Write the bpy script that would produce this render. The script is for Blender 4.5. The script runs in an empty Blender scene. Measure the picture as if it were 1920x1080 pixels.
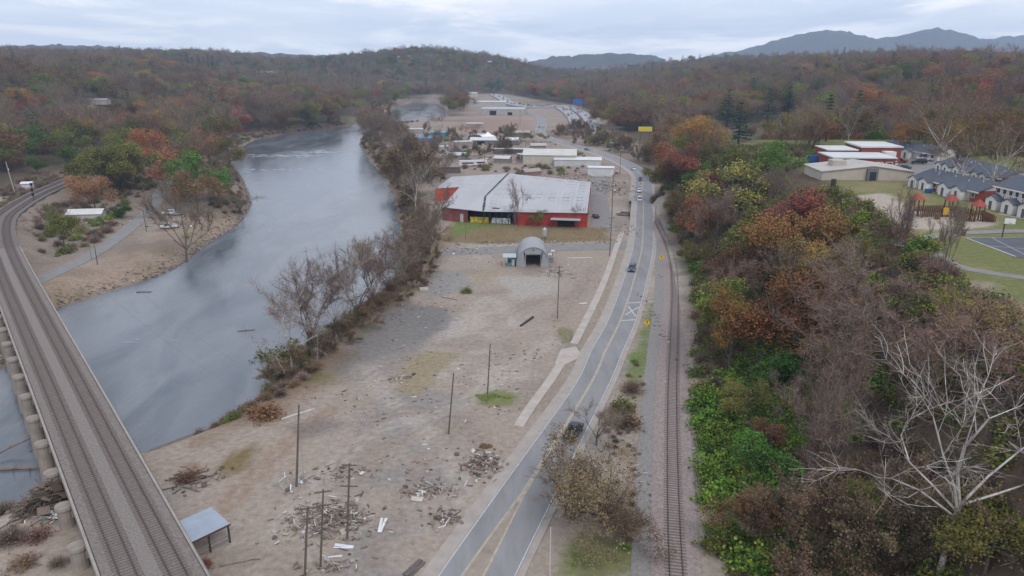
import bpy, math, random
import numpy as np
random.seed(7); rng = np.random.default_rng(7)
R = math.radians
sc = bpy.context.scene
col = sc.collection

# ------------------------------------------------------------------ camera, sky, sun, exposure
CH = 57.0                      # camera height above the road (m)
FPX = 1400.0                   # focal length in photograph pixels (1920 wide)
TH = math.atan(430.0 / FPX)    # downward tilt: the horizon lies at y = 110
CT, ST = math.cos(TH), math.sin(TH)
cam = bpy.data.cameras.new('camera'); camo = bpy.data.objects.new('camera', cam); col.objects.link(camo)
camo.location = (0, 0, CH); camo.rotation_euler = (math.pi/2 - TH, 0, 0)
cam.sensor_width = 36.0; cam.lens = 36.0 * FPX / 1920.0
cam.clip_start = 1.0; cam.clip_end = 30000
sc.camera = camo

SUN_EL, SUN_AZ = 48.0, 150.0
HAZE = 0.000135                # haze density per metre
world = bpy.data.worlds.new('World'); sc.world = world; world.use_nodes = True
wn = world.node_tree; wn.nodes.clear()
def N(nt, t, **kw):
    n = nt.nodes.new(t)
    for k, v in kw.items(): setattr(n, k, v)
    return n
wo = N(wn, 'ShaderNodeOutputWorld'); wb = N(wn, 'ShaderNodeBackground')
sky = N(wn, 'ShaderNodeTexSky'); sky.sky_type = 'NISHITA'; sky.sun_disc = False
sky.sun_elevation = R(SUN_EL); sky.sun_rotation = R(SUN_AZ); sky.air_density = 1.0; sky.dust_density = 1.5; sky.altitude = 600
tc = N(wn, 'ShaderNodeTexCoord')
sep = N(wn, 'ShaderNodeSeparateXYZ'); wn.links.new(tc.outputs['Generated'], sep.inputs[0])
# flat cloud deck: direction divided by its height gives stretched bands towards the horizon
mz = N(wn, 'ShaderNodeMath', operation='MAXIMUM'); mz.inputs[1].default_value = 0.0
wn.links.new(sep.outputs['Z'], mz.inputs[0])
az = N(wn, 'ShaderNodeMath', operation='ADD'); az.inputs[1].default_value = 0.08
wn.links.new(mz.outputs[0], az.inputs[0])
dx = N(wn, 'ShaderNodeMath', operation='DIVIDE'); dy = N(wn, 'ShaderNodeMath', operation='DIVIDE')
wn.links.new(sep.outputs['X'], dx.inputs[0]); wn.links.new(az.outputs[0], dx.inputs[1])
wn.links.new(sep.outputs['Y'], dy.inputs[0]); wn.links.new(az.outputs[0], dy.inputs[1])
cmb = N(wn, 'ShaderNodeCombineXYZ'); wn.links.new(dx.outputs[0], cmb.inputs[0]); wn.links.new(dy.outputs[0], cmb.inputs[1])
def wnoise(scale, detail, rough, lo, hi, dist=0.0, off=0.0):
    mp = N(wn, 'ShaderNodeMapping'); mp.inputs['Location'].default_value = (off, off*.7, 0); mp.inputs['Scale'].default_value = (1, .62, 1)
    wn.links.new(cmb.outputs[0], mp.inputs[0])
    n = N(wn, 'ShaderNodeTexNoise'); n.inputs['Scale'].default_value = scale; n.inputs['Detail'].default_value = detail
    n.inputs['Roughness'].default_value = rough; n.inputs['Distortion'].default_value = dist
    wn.links.new(mp.outputs[0], n.inputs['Vector'])
    r = N(wn, 'ShaderNodeMapRange'); r.interpolation_type = 'SMOOTHSTEP'
    r.inputs['From Min'].default_value = lo; r.inputs['From Max'].default_value = hi
    wn.links.new(n.outputs['Fac'], r.inputs['Value'])
    return r.outputs[0]
def wmix(fac, a, b):
    m = N(wn, 'ShaderNodeMix', data_type='RGBA')
    if isinstance(fac, float): m.inputs['Factor'].default_value = fac
    else: wn.links.new(fac, m.inputs['Factor'])
    for s, v in ((6, a), (7, b)):
        if isinstance(v, tuple): m.inputs[s].default_value = v + (1,)
        else: wn.links.new(v, m.inputs[s])
    return m.outputs[2]
deck = wmix(0.86, sky.outputs[0], (6.4, 7.1, 8.5))                    # thin blue-grey overcast over the clear sky
deck = wmix(wnoise(.42, 5, .55, .38, .60), deck, (7.6, 7.95, 8.8))     # pale stratus
deck = wmix(wnoise(.55, 7, .6, .47, .64, .5, 3.1), deck, (9.7, 9.55, 9.9))   # bright breaks
deck = wmix(wnoise(.5, 6, .58, .52, .70, .3, 8.3), deck, (5.6, 6.25, 7.6))      # grey-blue bellies
wn.links.new(deck, wb.inputs['Color']); wb.inputs['Strength'].default_value = 0.108
wn.links.new(wb.outputs[0], wo.inputs[0])

sun = bpy.data.lights.new('sun', 'SUN'); suno = bpy.data.objects.new('sun', sun); col.objects.link(suno)
sun.energy = 1.1; sun.angle = R(25); sun.color = (1.0, 0.955, 0.90)
suno.rotation_euler = (R(90 - SUN_EL), 0, R(180 - SUN_AZ)); suno.location = (0, 0, 300)

sc.view_settings.view_transform = 'Standard'; sc.view_settings.look = 'None'
sc.view_settings.exposure = 0.33; sc.view_settings.gamma = 1.0; sc.view_settings.use_curve_mapping = False
sc.render.engine = 'CYCLES'; sc.cycles.use_denoising = True
sc.cycles.max_bounces = 5; sc.cycles.diffuse_bounces = 2; sc.cycles.glossy_bounces = 2; sc.cycles.transmission_bounces = 2
sc.cycles.volume_bounces = 1; sc.cycles.transparent_max_bounces = 6; sc.cycles.caustics_reflective = False; sc.cycles.caustics_refractive = False

# ------------------------------------------------------------------ pixel -> place, terrain
def ray(px, py):
    u = (px - 960) / FPX; v = (py - 540) / FPX
    return np.array([u, CT - v*ST, -ST - v*CT])
def G(px, py, z=0.0):
    d = ray(px, py); t = (z - CH) / d[2]
    return np.array([d[0]*t, d[1]*t, z])
def proj(p):
    x, y, z = p[0], p[1], p[2] - CH
    dep = y*CT - z*ST
    return 960 + FPX*x/dep, 540 + FPX*(-y*ST - z*CT)/dep, dep
def ss(a, b, x):
    t = np.clip((x - a) / (b - a), 0, 1); return t*t*(3 - 2*t)
# value noise in numpy
_perm = rng.random((256, 256))
def vnoise(x, y, s):
    x = np.asarray(x, float)/s + 1000.3; y = np.asarray(y, float)/s + 1000.7
    xi = np.floor(x).astype(int); yi = np.floor(y).astype(int); fx = x - xi; fy = y - yi
    fx = fx*fx*(3 - 2*fx); fy = fy*fy*(3 - 2*fy)
    a = _perm[xi & 255, yi & 255]; b = _perm[(xi+1) & 255, yi & 255]; c = _perm[xi & 255, (yi+1) & 255]; d = _perm[(xi+1) & 255, (yi+1) & 255]
    return (a*(1-fx) + b*fx)*(1-fy) + (c*(1-fx) + d*fx)*fy
def fbm(x, y, s, o=4):
    r = 0; a = 1; t = 0
    for i in range(o):
        r = r + a*vnoise(x + 37*i, y - 91*i, s); t += a; a *= .5; s *= .47
    return r/t - .5
def segdist(X, Y, P, closed=False):
    P = np.asarray(P)[:, :2]; best = np.full(np.shape(X), 1e9)
    n = len(P)
    for i in range(n if closed else n - 1):
        a = P[i]; b = P[(i+1) % n]; d = b - a; L = max(d @ d, 1e-9)
        t = np.clip(((X - a[0])*d[0] + (Y - a[1])*d[1]) / L, 0, 1)
        best = np.minimum(best, np.hypot(X - a[0] - t*d[0], Y - a[1] - t*d[1]))
    return best
def inpoly(X, Y, P):
    P = np.asarray(P)[:, :2]; r = np.zeros(np.shape(X), bool); n = len(P)
    for i in range(n):
        x0, y0 = P[i]; x1, y1 = P[i-1]
        c = ((y0 > Y) != (y1 > Y)) & (X < (x1 - x0)*(Y - y0)/((y1 - y0) if y1 != y0 else 1e-9) + x0)
        r ^= c
    return r
def sdist(X, Y, P): d = segdist(X, Y, P, True); return np.where(inpoly(X, Y, P), -d, d)
def spline(P, step):
    P = np.asarray(P, float); P = np.vstack([2*P[0] - P[1], P, 2*P[-1] - P[-2]]); out = []
    for i in range(1, len(P) - 2):
        p0, p1, p2, p3 = P[i-1:i+3]; n = max(2, int(np.linalg.norm(p2 - p1)/step))
        for k in range(n):
            t = k/n
            out.append(.5*((2*p1) + (-p0 + p2)*t + (2*p0 - 5*p1 + 4*p2 - p3)*t*t + (-p0 + 3*p1 - 3*p2 + p3)*t**3))
    out.append(P[-2]); return np.array(out)

WZ = -4.0
EAST = [(-500, 1080), (-100, 1010), (0, 965), (70, 905), (160, 872), (275, 850), (330, 828), (390, 806), (430, 778), (480, 748), (500, 722), (545, 672), (610, 622), (668, 582), (712, 548), (742, 510), (752, 470), (748, 420), (738, 370), (722, 330), (694, 304), (672, 268), (680, 254), (725, 240), (790, 231), (835, 222), (835, 205), (815, 192)]
WEST = [(780, 190), (742, 202), (725, 218), (690, 226), (640, 238), (540, 251), (478, 262), (436, 286), (434, 306), (456, 338), (471, 384), (444, 424), (398, 452), (346, 492), (300, 517), (200, 548), (110, 580), (45, 660), (0, 695), (-120, 740), (-500, 800)]
RIVER = np.array([G(x, y, WZ) for x, y in EAST + WEST])
TZ = 4.4                                                               # rail level of the bridge
RT = spline([G(*p, TZ) for p in [(560, 1500), (434, 1270), (337, 1080), (150, 720), (83, 593), (30, 490), (12, 440), (16, 408), (38, 388), (70, 368), (110, 349), (170, 324), (240, 300), (330, 270)]], 1.0)
def nrm(P):
    T = np.gradient(P[:, :2], axis=0); T /= np.linalg.norm(T, axis=1)[:, None] + 1e-9
    return np.stack([-T[:, 1], T[:, 0]], 1)                              # left normal
def offset(P, d):
    Q = P.copy(); Q[:, :2] += nrm(P)*d; return Q
LT = offset(RT, 4.27)
ABUT = int(np.argmin([abs(proj(p)[1] - 462) + 1e3*(p[1] > 260) for p in RT]))   # far end of the bridge
EMB = offset(RT, 2.1)[ABUT:][::4]
xbY = [-200, 40, 100, 150, 200, 255, 330, 420, 500, 630, 800, 1000, 1200, 1400, 9000]
xbX = [22, 22, 27, 33, 41, 47, 58, 77, 78, 84, 98, 70, 10, -40, -40]
xlY = [-200, 60, 200, 300, 350, 467, 578, 640, 700, 960, 1200, 1300, 9000]
xlX = [-400, -330, -290, -270, -248, -255, -245, -205, -172, -190, -200, -150, -100]
PLAT = np.array([G(x, y, 23) for x, y in [(1330, 286), (1500, 305), (1610, 380), (1740, 462), (1775, 520), (1900, 600), (2150, 760), (2700, 760), (2500, 330), (2050, 268), (1700, 262), (1420, 262)]])
def height(X, Y):
    X = np.asarray(X, float); Y = np.asarray(Y, float)
    dr = X - np.interp(Y, xbY, xbX); dl = np.interp(Y, xlY, xlX) - X
    n1 = fbm(X, Y, 210, 2)
    hr = (13 + 28*ss(150, 520, X) + 22*n1) * ss(0, 250, dr)
    near = ss(300, 200, Y)*ss(0, 50, dr)
    hr = np.maximum(hr, near*(8 + 10*ss(20, 60, dr)))
    hl = (17 + 34*ss(-330, -640, X) + 26*n1) * ss(0, 320, dl)
    hf = (38 + 22*fbm(X, Y, 240, 3) + 22*np.exp(-((X + 190)/150)**2) - 24*ss(-60, 140, X) + 16*ss(300, 700, X)) * ss(1290, 1680, Y)
    h = np.maximum(np.maximum(hr, hl), hf)
    h = h*(1 - .55*ss(2200, 4200, Y))
    dp = sdist(X, Y, PLAT); w = ss(26, 0, dp)
    h = h*(1 - w) + (23.0 + 0*X)*w
    de = segdist(X, Y, EMB); h = np.maximum(h, np.minimum(3.75, 3.75 - (de - 5.2)*.55))
    d = sdist(X, Y, RIVER) + 2.2*fbm(X, Y, 14, 3)
    bank = 9 + 3*fbm(X, Y, 40, 2)
    h = np.where(d > 0, h + WZ*(1 - ss(0, bank, d)) , WZ - 2.6*ss(0, 6, -d) - .02)
    flat = ss(0, 14, np.minimum(dr, 1e3))
    return h + .25*fbm(X, Y, 9, 2)*ss(.4, 3, np.abs(h)) 
def H1(x, y): return float(height(np.array([x]), np.array([y]))[0])
def hit(px, py):
    """first place where the pixel's ray meets the terrain"""
    d = ray(px, py); t = np.geomspace(40, 4000, 900); P = t[:, None]*d[None]; z = P[:, 2] + CH
    k = np.nonzero(z < height(P[:, 0], P[:, 1]))[0]
    if len(k) == 0: return np.array([P[-1, 0], P[-1, 1], 0])
    i = k[0]; a, b = t[max(i-1, 0)], t[i]
    for _ in range(14):
        m = .5*(a+b); p = d*m
        if p[2] + CH < H1(p[0], p[1]): b = m
        else: a = m
    p = d*b; return np.array([p[0], p[1], H1(p[0], p[1])])
def place(px, py, hgt, frac=.6):
    """foot of a tree of that height whose crown centre shows at the pixel"""
    z = 14.0
    for _ in range(25):
        p = G(px, py, min(z, 54)); z = .6*z + .4*(H1(p[0], p[1]) + frac*hgt)
    return np.array([p[0], p[1], H1(p[0], p[1])])

# ------------------------------------------------------------------ materials
def newmat(name):
    m = bpy.data.materials.new(name); m.use_nodes = True; nt = m.node_tree
    return m, nt, nt.nodes['Principled BSDF']
def setspec(b, s):
    b.inputs['Specular IOR Level'].default_value = s
_M = {}
def M(name, c, rough=.85, var=.18, scale=2.0, metal=0.0, spec=.25, c2=None, bump=0.0, stretch=None):
    """plain surface with two-scale colour variation in object space"""
    if name in _M: return _M[name]
    m, nt, b = newmat(name); L = nt.links.new
    t = N(nt, 'ShaderNodeTexCoord'); mp = N(nt, 'ShaderNodeMapping')
    if stretch: mp.inputs['Scale'].default_value = stretch
    L(t.outputs['Object'], mp.inputs[0])
    n = N(nt, 'ShaderNodeTexNoise'); n.inputs['Scale'].default_value = scale; n.inputs['Detail'].default_value = 6; n.inputs['Roughness'].default_value = .65
    L(mp.outputs[0], n.inputs['Vector'])
    r = N(nt, 'ShaderNodeMapRange'); r.inputs['From Min'].default_value = .3; r.inputs['From Max'].default_value = .7
    L(n.outputs['Fac'], r.inputs['Value'])
    x = N(nt, 'ShaderNodeMix', data_type='RGBA'); L(r.outputs[0], x.inputs['Factor'])
    a = tuple(v*(1 - var) for v in c); d = tuple(min(1, v*(1 + var)) for v in (c if c2 is None else c2))
    x.inputs[6].default_value = a + (1,); x.inputs[7].default_value = d + (1,)
    L(x.outputs[2], b.inputs['Base Color']); b.inputs['Roughness'].default_value = rough; b.inputs['Metallic'].default_value = metal; setspec(b, spec)
    if bump:
        bp = N(nt, 'ShaderNodeBump'); bp.inputs['Strength'].default_value = bump; bp.inputs['Distance'].default_value = .1
        L(n.outputs['Fac'], bp.inputs['Height']); L(bp.outputs[0], b.inputs['Normal'])
    _M[name] = m; return m
def MV(name, rough=.9, spec=.1, rnd=.25, noise=0.0, nscale=.8, bump=0.0, spread=0.0):
    """colour from the mesh (one value per leaf, board or place), a little different for each plant"""
    if name in _M: return _M[name]
    m, nt, b = newmat(name); L = nt.links.new
    a = N(nt, 'ShaderNodeVertexColor'); a.layer_name = 'Col'
    c = a.outputs[0]
    if rnd:
        oi = N(nt, 'ShaderNodeObjectInfo'); hs = N(nt, 'ShaderNodeHueSaturation')
        r = N(nt, 'ShaderNodeMapRange'); r.inputs['To Min'].default_value = 1 - rnd; r.inputs['To Max'].default_value = 1 + rnd
        L(oi.outputs['Random'], r.inputs['Value']); L(r.outputs[0], hs.inputs['Value'])
        m2 = N(nt, 'ShaderNodeMath', operation='MULTIPLY'); m2.inputs[1].default_value = 7.31; L(oi.outputs['Random'], m2.inputs[0])
        m3 = N(nt, 'ShaderNodeMath', operation='FRACT'); L(m2.outputs[0], m3.inputs[0])
        r2 = N(nt, 'ShaderNodeMapRange'); r2.inputs['To Min'].default_value = .485 - spread; r2.inputs['To Max'].default_value = .515 + spread
        L(m3.outputs[0], r2.inputs['Value']); L(r2.outputs[0], hs.inputs['Hue']); L(c, hs.inputs['Color']); c = hs.outputs[0]
    if noise:
        t = N(nt, 'ShaderNodeTexCoord'); n = N(nt, 'ShaderNodeTexNoise'); n.inputs['Scale'].default_value = nscale; n.inputs['Detail'].default_value = 8; n.inputs['Roughness'].default_value = .7
        L(t.outputs['Object'], n.inputs['Vector'])
        r3 = N(nt, 'ShaderNodeMapRange'); r3.inputs['From Min'].default_value = .25; r3.inputs['From Max'].default_value = .75
        r3.inputs['To Min'].default_value = 1 - noise; r3.inputs['To Max'].default_value = 1 + noise; L(n.outputs['Fac'], r3.inputs['Value'])
        vm = N(nt, 'ShaderNodeVectorMath', operation='SCALE'); L(c, vm.inputs[0]); L(r3.outputs[0], vm.inputs['Scale']); c = vm.outputs[0]
        if bump:
            bp = N(nt, 'ShaderNodeBump'); bp.inputs['Strength'].default_value = bump; bp.inputs['Distance'].default_value = .25
            L(n.outputs['Fac'], bp.inputs['Height']); L(bp.outputs[0], b.inputs['Normal'])
    L(c, b.inputs['Base Color']); b.inputs['Roughness'].default_value = rough; setspec(b, spec)
    _M[name] = m; return m

# ------------------------------------------------------------------ mesh helpers
def mesh_np(name, V, F, colors=None, smooth=False):
    """V (n,3); F (m,k) with one k, or a list of index tuples"""
    me = bpy.data.meshes.new(name)
    if isinstance(F, np.ndarray):
        V = np.asarray(V, np.float32); k = F.shape[1]
        me.vertices.add(len(V)); me.vertices.foreach_set('co', V.ravel())
        me.loops.add(F.size); me.loops.foreach_set('vertex_index', F.astype(np.int32).ravel())
        me.polygons.add(len(F)); me.polygons.foreach_set('loop_start', np.arange(0, F.size, k, dtype=np.int32))
        if smooth: me.polygons.foreach_set('use_smooth', np.ones(len(F), bool))
        me.update(calc_edges=True)
    else:
        me.from_pydata([tuple(map(float, v)) for v in V], [], [tuple(f) for f in F]); me.update()
        if smooth: me.polygons.foreach_set('use_smooth', [True]*len(me.polygons))
    if colors is not None:
        ca = me.color_attributes.new('Col', 'FLOAT_COLOR', 'POINT')
        c4 = np.ones((len(V), 4), np.float32); c4[:, :3] = colors; ca.data.foreach_set('color', c4.ravel())
    return me
def link(name, me, mat=None, parent=None, loc=None, rz=0):
    o = bpy.data.objects.new(name, me); col.objects.link(o)
    if mat is not None and me is not None and len(me.materials) == 0: me.materials.append(mat)
    if parent is not None: o.parent = parent
    if loc is not None: o.location = tuple(map(float, loc))
    if rz: o.rotation_euler = (0, 0, rz)
    return o
def tag(o, label=None, cat=None, group=None, kind=None):
    if label: o['label'] = label
    if cat: o['category'] = cat
    if group: o['group'] = group
    if kind: o['kind'] = kind
    return o
def thing(name, label, cat, loc=(0, 0, 0), rz=0, group=None):
    o = bpy.data.objects.new(name, None); col.objects.link(o); o.empty_display_size = .5
    o.location = tuple(map(float, loc)); o.rotation_euler = (0, 0, rz)
    return tag(o, label, cat, group)
class MB:
    def __init__(s): s.v = []; s.f = []; s.c = []
    def add(s, V, F, c=None):
        o = len(s.v); s.v += [tuple(map(float, v)) for v in V]; s.f += [tuple(o + i for i in f) for f in F]
        s.c += [c or (1, 1, 1)]*len(V); return s
    def hexa(s, B, T, c=None):
        return s.add(list(B) + list(T), [(3, 2, 1, 0), (4, 5, 6, 7), (0, 1, 5, 4), (1, 2, 6, 5), (2, 3, 7, 6), (3, 0, 4, 7)], c)
    def bx(s, x0, x1, y0, y1, z0, z1, c=None):
        return s.hexa([(x0, y0, z0), (x1, y0, z0), (x1, y1, z0), (x0, y1, z0)], [(x0, y0, z1), (x1, y0, z1), (x1, y1, z1), (x0, y1, z1)], c)
    def fr(s, a, z0, b, z1, c=None):
        """frustum: rect a=(x0,x1,y0,y1) at z0 to rect b at z1"""
        q = lambda r, z: [(r[0], r[2], z), (r[1], r[2], z), (r[1], r[3], z), (r[0], r[3], z)]
        return s.hexa(q(a, z0), q(b, z1), c)
    def obox(s, p, size, rot=(0, 0, 0), c=None):
        from mathutils import Euler, Vector
        e = Euler(rot).to_matrix(); sx, sy, sz = [v/2 for v in size]; p = Vector(p)
        q = [p + e @ Vector(v) for v in ((-sx, -sy, -sz), (sx, -sy, -sz), (sx, sy, -sz), (-sx, sy, -sz), (-sx, -sy, sz), (sx, -sy, sz), (sx, sy, sz), (-sx, sy, sz))]
        return s.hexa(q[:4], q[4:], c)
    def tube(s, p0, p1, r0, r1=None, n=6, c=None, caps=True):
        p0 = np.asarray(p0, float); p1 = np.asarray(p1, float); r1 = r0 if r1 is None else r1
        d = p1 - p0; d = d/(np.linalg.norm(d) + 1e-9); a = np.array([0, 0, 1.]) if abs(d[2]) < .9 else np.array([1., 0, 0])
        u = np.cross(d, a); u /= np.linalg.norm(u); w = np.cross(d, u)
        an = [2*math.pi*i/n for i in range(n)]
        V = [p0 + r0*(u*math.cos(t) + w*math.sin(t)) for t in an] + [p1 + r1*(u*math.cos(t) + w*math.sin(t)) for t in an]
        F = [(i, n + i, n + (i+1) % n, (i+1) % n) for i in range(n)]
        if caps: F += [tuple(range(n)), tuple(range(2*n - 1, n - 1, -1))]
        return s.add(V, F, c)
    def path(s, P, rs, n=5, c=None):
        for i in range(len(P) - 1): s.tube(P[i], P[i+1], rs[i], rs[i+1], n, c, caps=(i in (0, len(P) - 2)))
        return s
    def ext(s, poly, x0, x1, c=None):
        """polygon in (y,z) pushed from x0 to x1"""
        n = len(poly); V = [(x0, y, z) for y, z in poly] + [(x1, y, z) for y, z in poly]
        return s.add(V, [tuple(range(n)), tuple(range(2*n - 1, n - 1, -1))] + [(i, n + i, n + (i+1) % n, (i+1) % n) for i in range(n)], c)
    def exy(s, poly, y0, y1, c=None):
        """polygon in (x,z) pushed from y0 to y1"""
        n = len(poly); V = [(x, y0, z) for x, z in poly] + [(x, y1, z) for x, z in poly]
        return s.add(V, [tuple(range(n - 1, -1, -1)), tuple(range(n, 2*n))] + [((i+1) % n, n + (i+1) % n, n + i, i) for i in range(n)], c)
    def mesh(s, name, colors=False, smooth=False):
        me = mesh_np(name, s.v, s.f, np.array(s.c) if colors else None, smooth)
        import bmesh
        b = bmesh.new(); b.from_mesh(me); bmesh.ops.recalc_face_normals(b, faces=b.faces); b.to_mesh(me); b.free()
        return me
    def build(s, name, mat, parent=None, loc=None, rz=0, colors=False, smooth=False, label=None):
        o = link(name, s.mesh(name, colors, smooth), mat, parent, loc, rz)
        if label: o['label'] = label
        return o
def ribbon(name, L, Rr, mat, parent=None, thick=None):
    """sheet between two polylines of equal length; thick gives it side faces"""
    n = len(L); V = list(L) + list(Rr); F = [(i, n + i, n + i + 1, i + 1) for i in range(n - 1)]
    if thick:
        D = np.array([0, 0, thick]); V += [v - D for v in L] + [v - D for v in Rr]
        F += [(2*n + i, i, i + 1, 2*n + i + 1) for i in range(n - 1)] + [(n + i, 3*n + i, 3*n + i + 1, n + i + 1) for i in range(n - 1)]
        F += [(0, 2*n, 3*n, n), (2*n - 1, 4*n - 1, 3*n - 1, n - 1)]
    return link(name, mesh_np(name, V, F), mat, parent)
def strip(name, P, w, mat, parent=None, dz=0.0, thick=None):
    A = offset(P, w/2); B = offset(P, -w/2); A[:, 2] += dz; B[:, 2] += dz
    return ribbon(name, A, B, mat, parent, thick)

# ------------------------------------------------------------------ ground sheet
def axis(segs):
    out = []
    for a, b, s in segs: out += list(np.arange(a, b, s))
    return np.array(out + [segs[-1][1]])
gx = np.concatenate([-np.geomspace(6000, 340, 24)[:-1], axis([(-340, -140, 4), (-140, 70, 1.1), (70, 240, 2.5), (240, 420, 6)])[:-1], np.geomspace(420, 6000, 24)])
gy = np.concatenate([axis([(-150, 40, 10), (40, 270, 1.1), (270, 420, 2.5), (420, 760, 5), (760, 1800, 13)])[:-1], np.geomspace(1800, 6300, 20)])
GX, GY = np.meshgrid(gx, gy); fx, fy = GX.ravel(), GY.ravel(); fz = height(fx, fy)
def px_poly(pts, z=0.0): return np.array([G(x, y, z) for x, y in pts])
def put(c, mask, colr):
    m = np.clip(mask, 0, 1)[:, None]; return c*(1 - m) + np.array(colr)[None]*m
n_big = fbm(fx, fy, 30, 4); n_med = fbm(fx, fy, 9, 4); n_sm = fbm(fx, fy, 3.2, 3)
C = np.tile(np.array([.298, .247, .205]), (len(fx), 1))
C = put(C, ss(.02, .22, n_big + .4*n_sm), (.345, .305, .265))
C = put(C, .55*ss(.03, .2, n_med + .3*n_big), (.225, .185, .155))
C = put(C, .6*ss(.1, .24, fbm(fx + 300, fy, 16, 4)), (.21, .20, .195))
def soft(pts, wid=1.6, z=0.0, wob=5.0):
    d = sdist(fx, fy, px_poly(pts, z)) + wob*n_med + 2.5*n_sm
    return ss(wid, -wid, d)
def blob(x, y, rx, ry):
    p = G(x, y); s = abs(G(x + 1, y)[0] - p[0])
    return ss(1.25, .75, np.hypot((fx - p[0])/(rx), (fy - p[1])/(ry)) + .9*n_med + .5*n_sm)
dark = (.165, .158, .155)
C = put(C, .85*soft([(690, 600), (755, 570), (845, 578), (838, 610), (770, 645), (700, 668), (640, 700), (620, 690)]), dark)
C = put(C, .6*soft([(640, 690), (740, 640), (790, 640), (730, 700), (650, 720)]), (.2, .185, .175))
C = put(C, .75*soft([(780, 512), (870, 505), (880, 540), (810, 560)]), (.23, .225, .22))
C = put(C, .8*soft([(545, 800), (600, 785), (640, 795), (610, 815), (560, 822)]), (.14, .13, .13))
C = put(C, .8*soft([(756, 690), (800, 656), (855, 664), (832, 692), (790, 742), (742, 738)], .8, wob=2), (.25, .205, .125))
C = put(C, .7*soft([(880, 515), (930, 500), (935, 520), (890, 530)], 1), (.29, .235, .165))
C = put(C, .6*soft([(930, 520), (1040, 515), (1050, 545), (960, 560)], 2), (.36, .335, .31))
C = put(C, .9*blob(935, 747, 4.2, 3.2), (.15, .17, .06))
C = put(C, .8*blob(1062, 630, 2, 5), (.16, .15, .07))
C = put(C, .8*soft([(1045, 700), (1130, 560), (1150, 480), (1165, 470), (1130, 590), (1060, 720)], 1), (.26, .21, .17))
# wheel tracks over the lot
for pts, w, colr in [([(905, 1000), (860, 900), (790, 800), (720, 740), (690, 690)], 1.1, (.37, .325, .285)), ([(640, 860), (720, 780), (790, 770), (860, 790), (900, 830)], .9, (.22, .175, .145)), ([(560, 960), (640, 860), (720, 800), (840, 770), (960, 690), (1040, 640)], 1.0, (.36, .32, .28)), ([(950, 610), (945, 575), (915, 560), (880, 585), (850, 610)], .7, (.38, .345, .31)), ([(700, 1060), (740, 960), (800, 860), (880, 780)], .9, (.23, .185, .155)), ([(930, 600), (990, 570), (1050, 560), (1085, 545)], .8, (.22, .18, .15)), ([(410, 960), (470, 900), (540, 830), (620, 770)], 1.2, (.24, .165, .115)), ([(1040, 600), (1075, 560), (1100, 520), (1120, 495)], .7, (.22, .18, .15))]:
    dd = segdist(fx, fy, spline([G(*p) for p in pts], 4)); C = put(C, .65*np.maximum(ss(w*.6, w*.15, np.abs(dd - .9) + .8*n_sm), .35*ss(3.5, 0, dd + 4*n_med)), colr)
# dry grass and lawn round the warehouse
C = put(C, .9*soft([(826, 452), (838, 424), (960, 420), (1135, 428), (1145, 452), (1000, 456), (900, 458)]), (.185, .135, .070))
C = put(C, .95*soft([(842, 440), (850, 414), (930, 415), (985, 416), (900, 428), (860, 442)], 1, wob=3), (.135, .175, .055))
# verge between the road and the track
C = put(C, .85*soft([(1140, 790), (1175, 720), (1195, 640), (1225, 560), (1230, 600), (1200, 720), (1175, 800)], 1, wob=3), (.125, .165, .05))
C = put(C, .8*soft([(1045, 1080), (1090, 1000), (1190, 1000), (1200, 1080)], 1.5), (.14, .16, .055))
C = put(C, .7*soft([(1150, 960), (1190, 840), (1215, 840), (1215, 980)], 1.5), (.20, .145, .10))
# river banks
dR = sdist(fx, fy, RIVER)
eastside = ss(-6, 6, fx - np.interp(fy, [60, 90, 130, 170, 215, 300, 420], [-70, -60, -46, -38, -34, -44, -80]) )
bankw = ss(17, 8, dR + 9*n_med) * ss(-3, 0, dR)
nearY = ss(102, 116, fy)
C = put(C, .9*bankw*nearY*eastside, (.155, .095, .055))
C = put(C, .75*bankw*ss(.0, .12, fbm(fx + 90, fy, 7, 3))*nearY, (.115, .125, .04))
C = put(C, .8*bankw*(1 - nearY)*ss(-.02, .12, n_med), (.20, .135, .085))
C = put(C, .9*soft([(410, 880), (430, 850), (480, 825), (500, 835), (470, 880), (420, 900)], 1, wob=4), (.165, .12, .055))
C = put(C, .9*soft([(330, 905), (345, 870), (380, 865), (372, 905)], 1, wob=4), (.20, .12, .075))
C = put(C, .8*ss(4, -1, dR + 3*n_sm), (.16, .135, .115))
west = (fx < np.interp(fy, [100, 200, 300, 420, 560], [-75, -60, -75, -130, -150])) & (dR < 80)
C = put(C, .75*west*ss(12, 4, np.abs(dR - 9) + 8*n_med)*ss(330, 270, fy), (.27, .20, .15))
C = put(C, .7*west*ss(270, 330, fy), (.17, .125, .095))
C = put(C, .6*west*ss(.0, .15, n_med), (.20, .15, .115))
C = put(C, .6*west*ss(14, 22, dR + 8*n_med), (.185, .145, .115))
# wooded hills: leaf litter
drr = fx - np.interp(fy, xbY, xbX); dll = np.interp(fy, xlY, xlX) - fx
wood = np.maximum(np.maximum(ss(3, 12, drr + 6*n_med), ss(-45, -5, dll + 30*n_med)*ss(150, 260, fy)), ss(1270, 1320, fy))
C = put(C, .95*wood, (.095, .068, .048))
C = put(C, .6*wood*ss(.0, .15, n_big), (.07, .085, .03))
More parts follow.
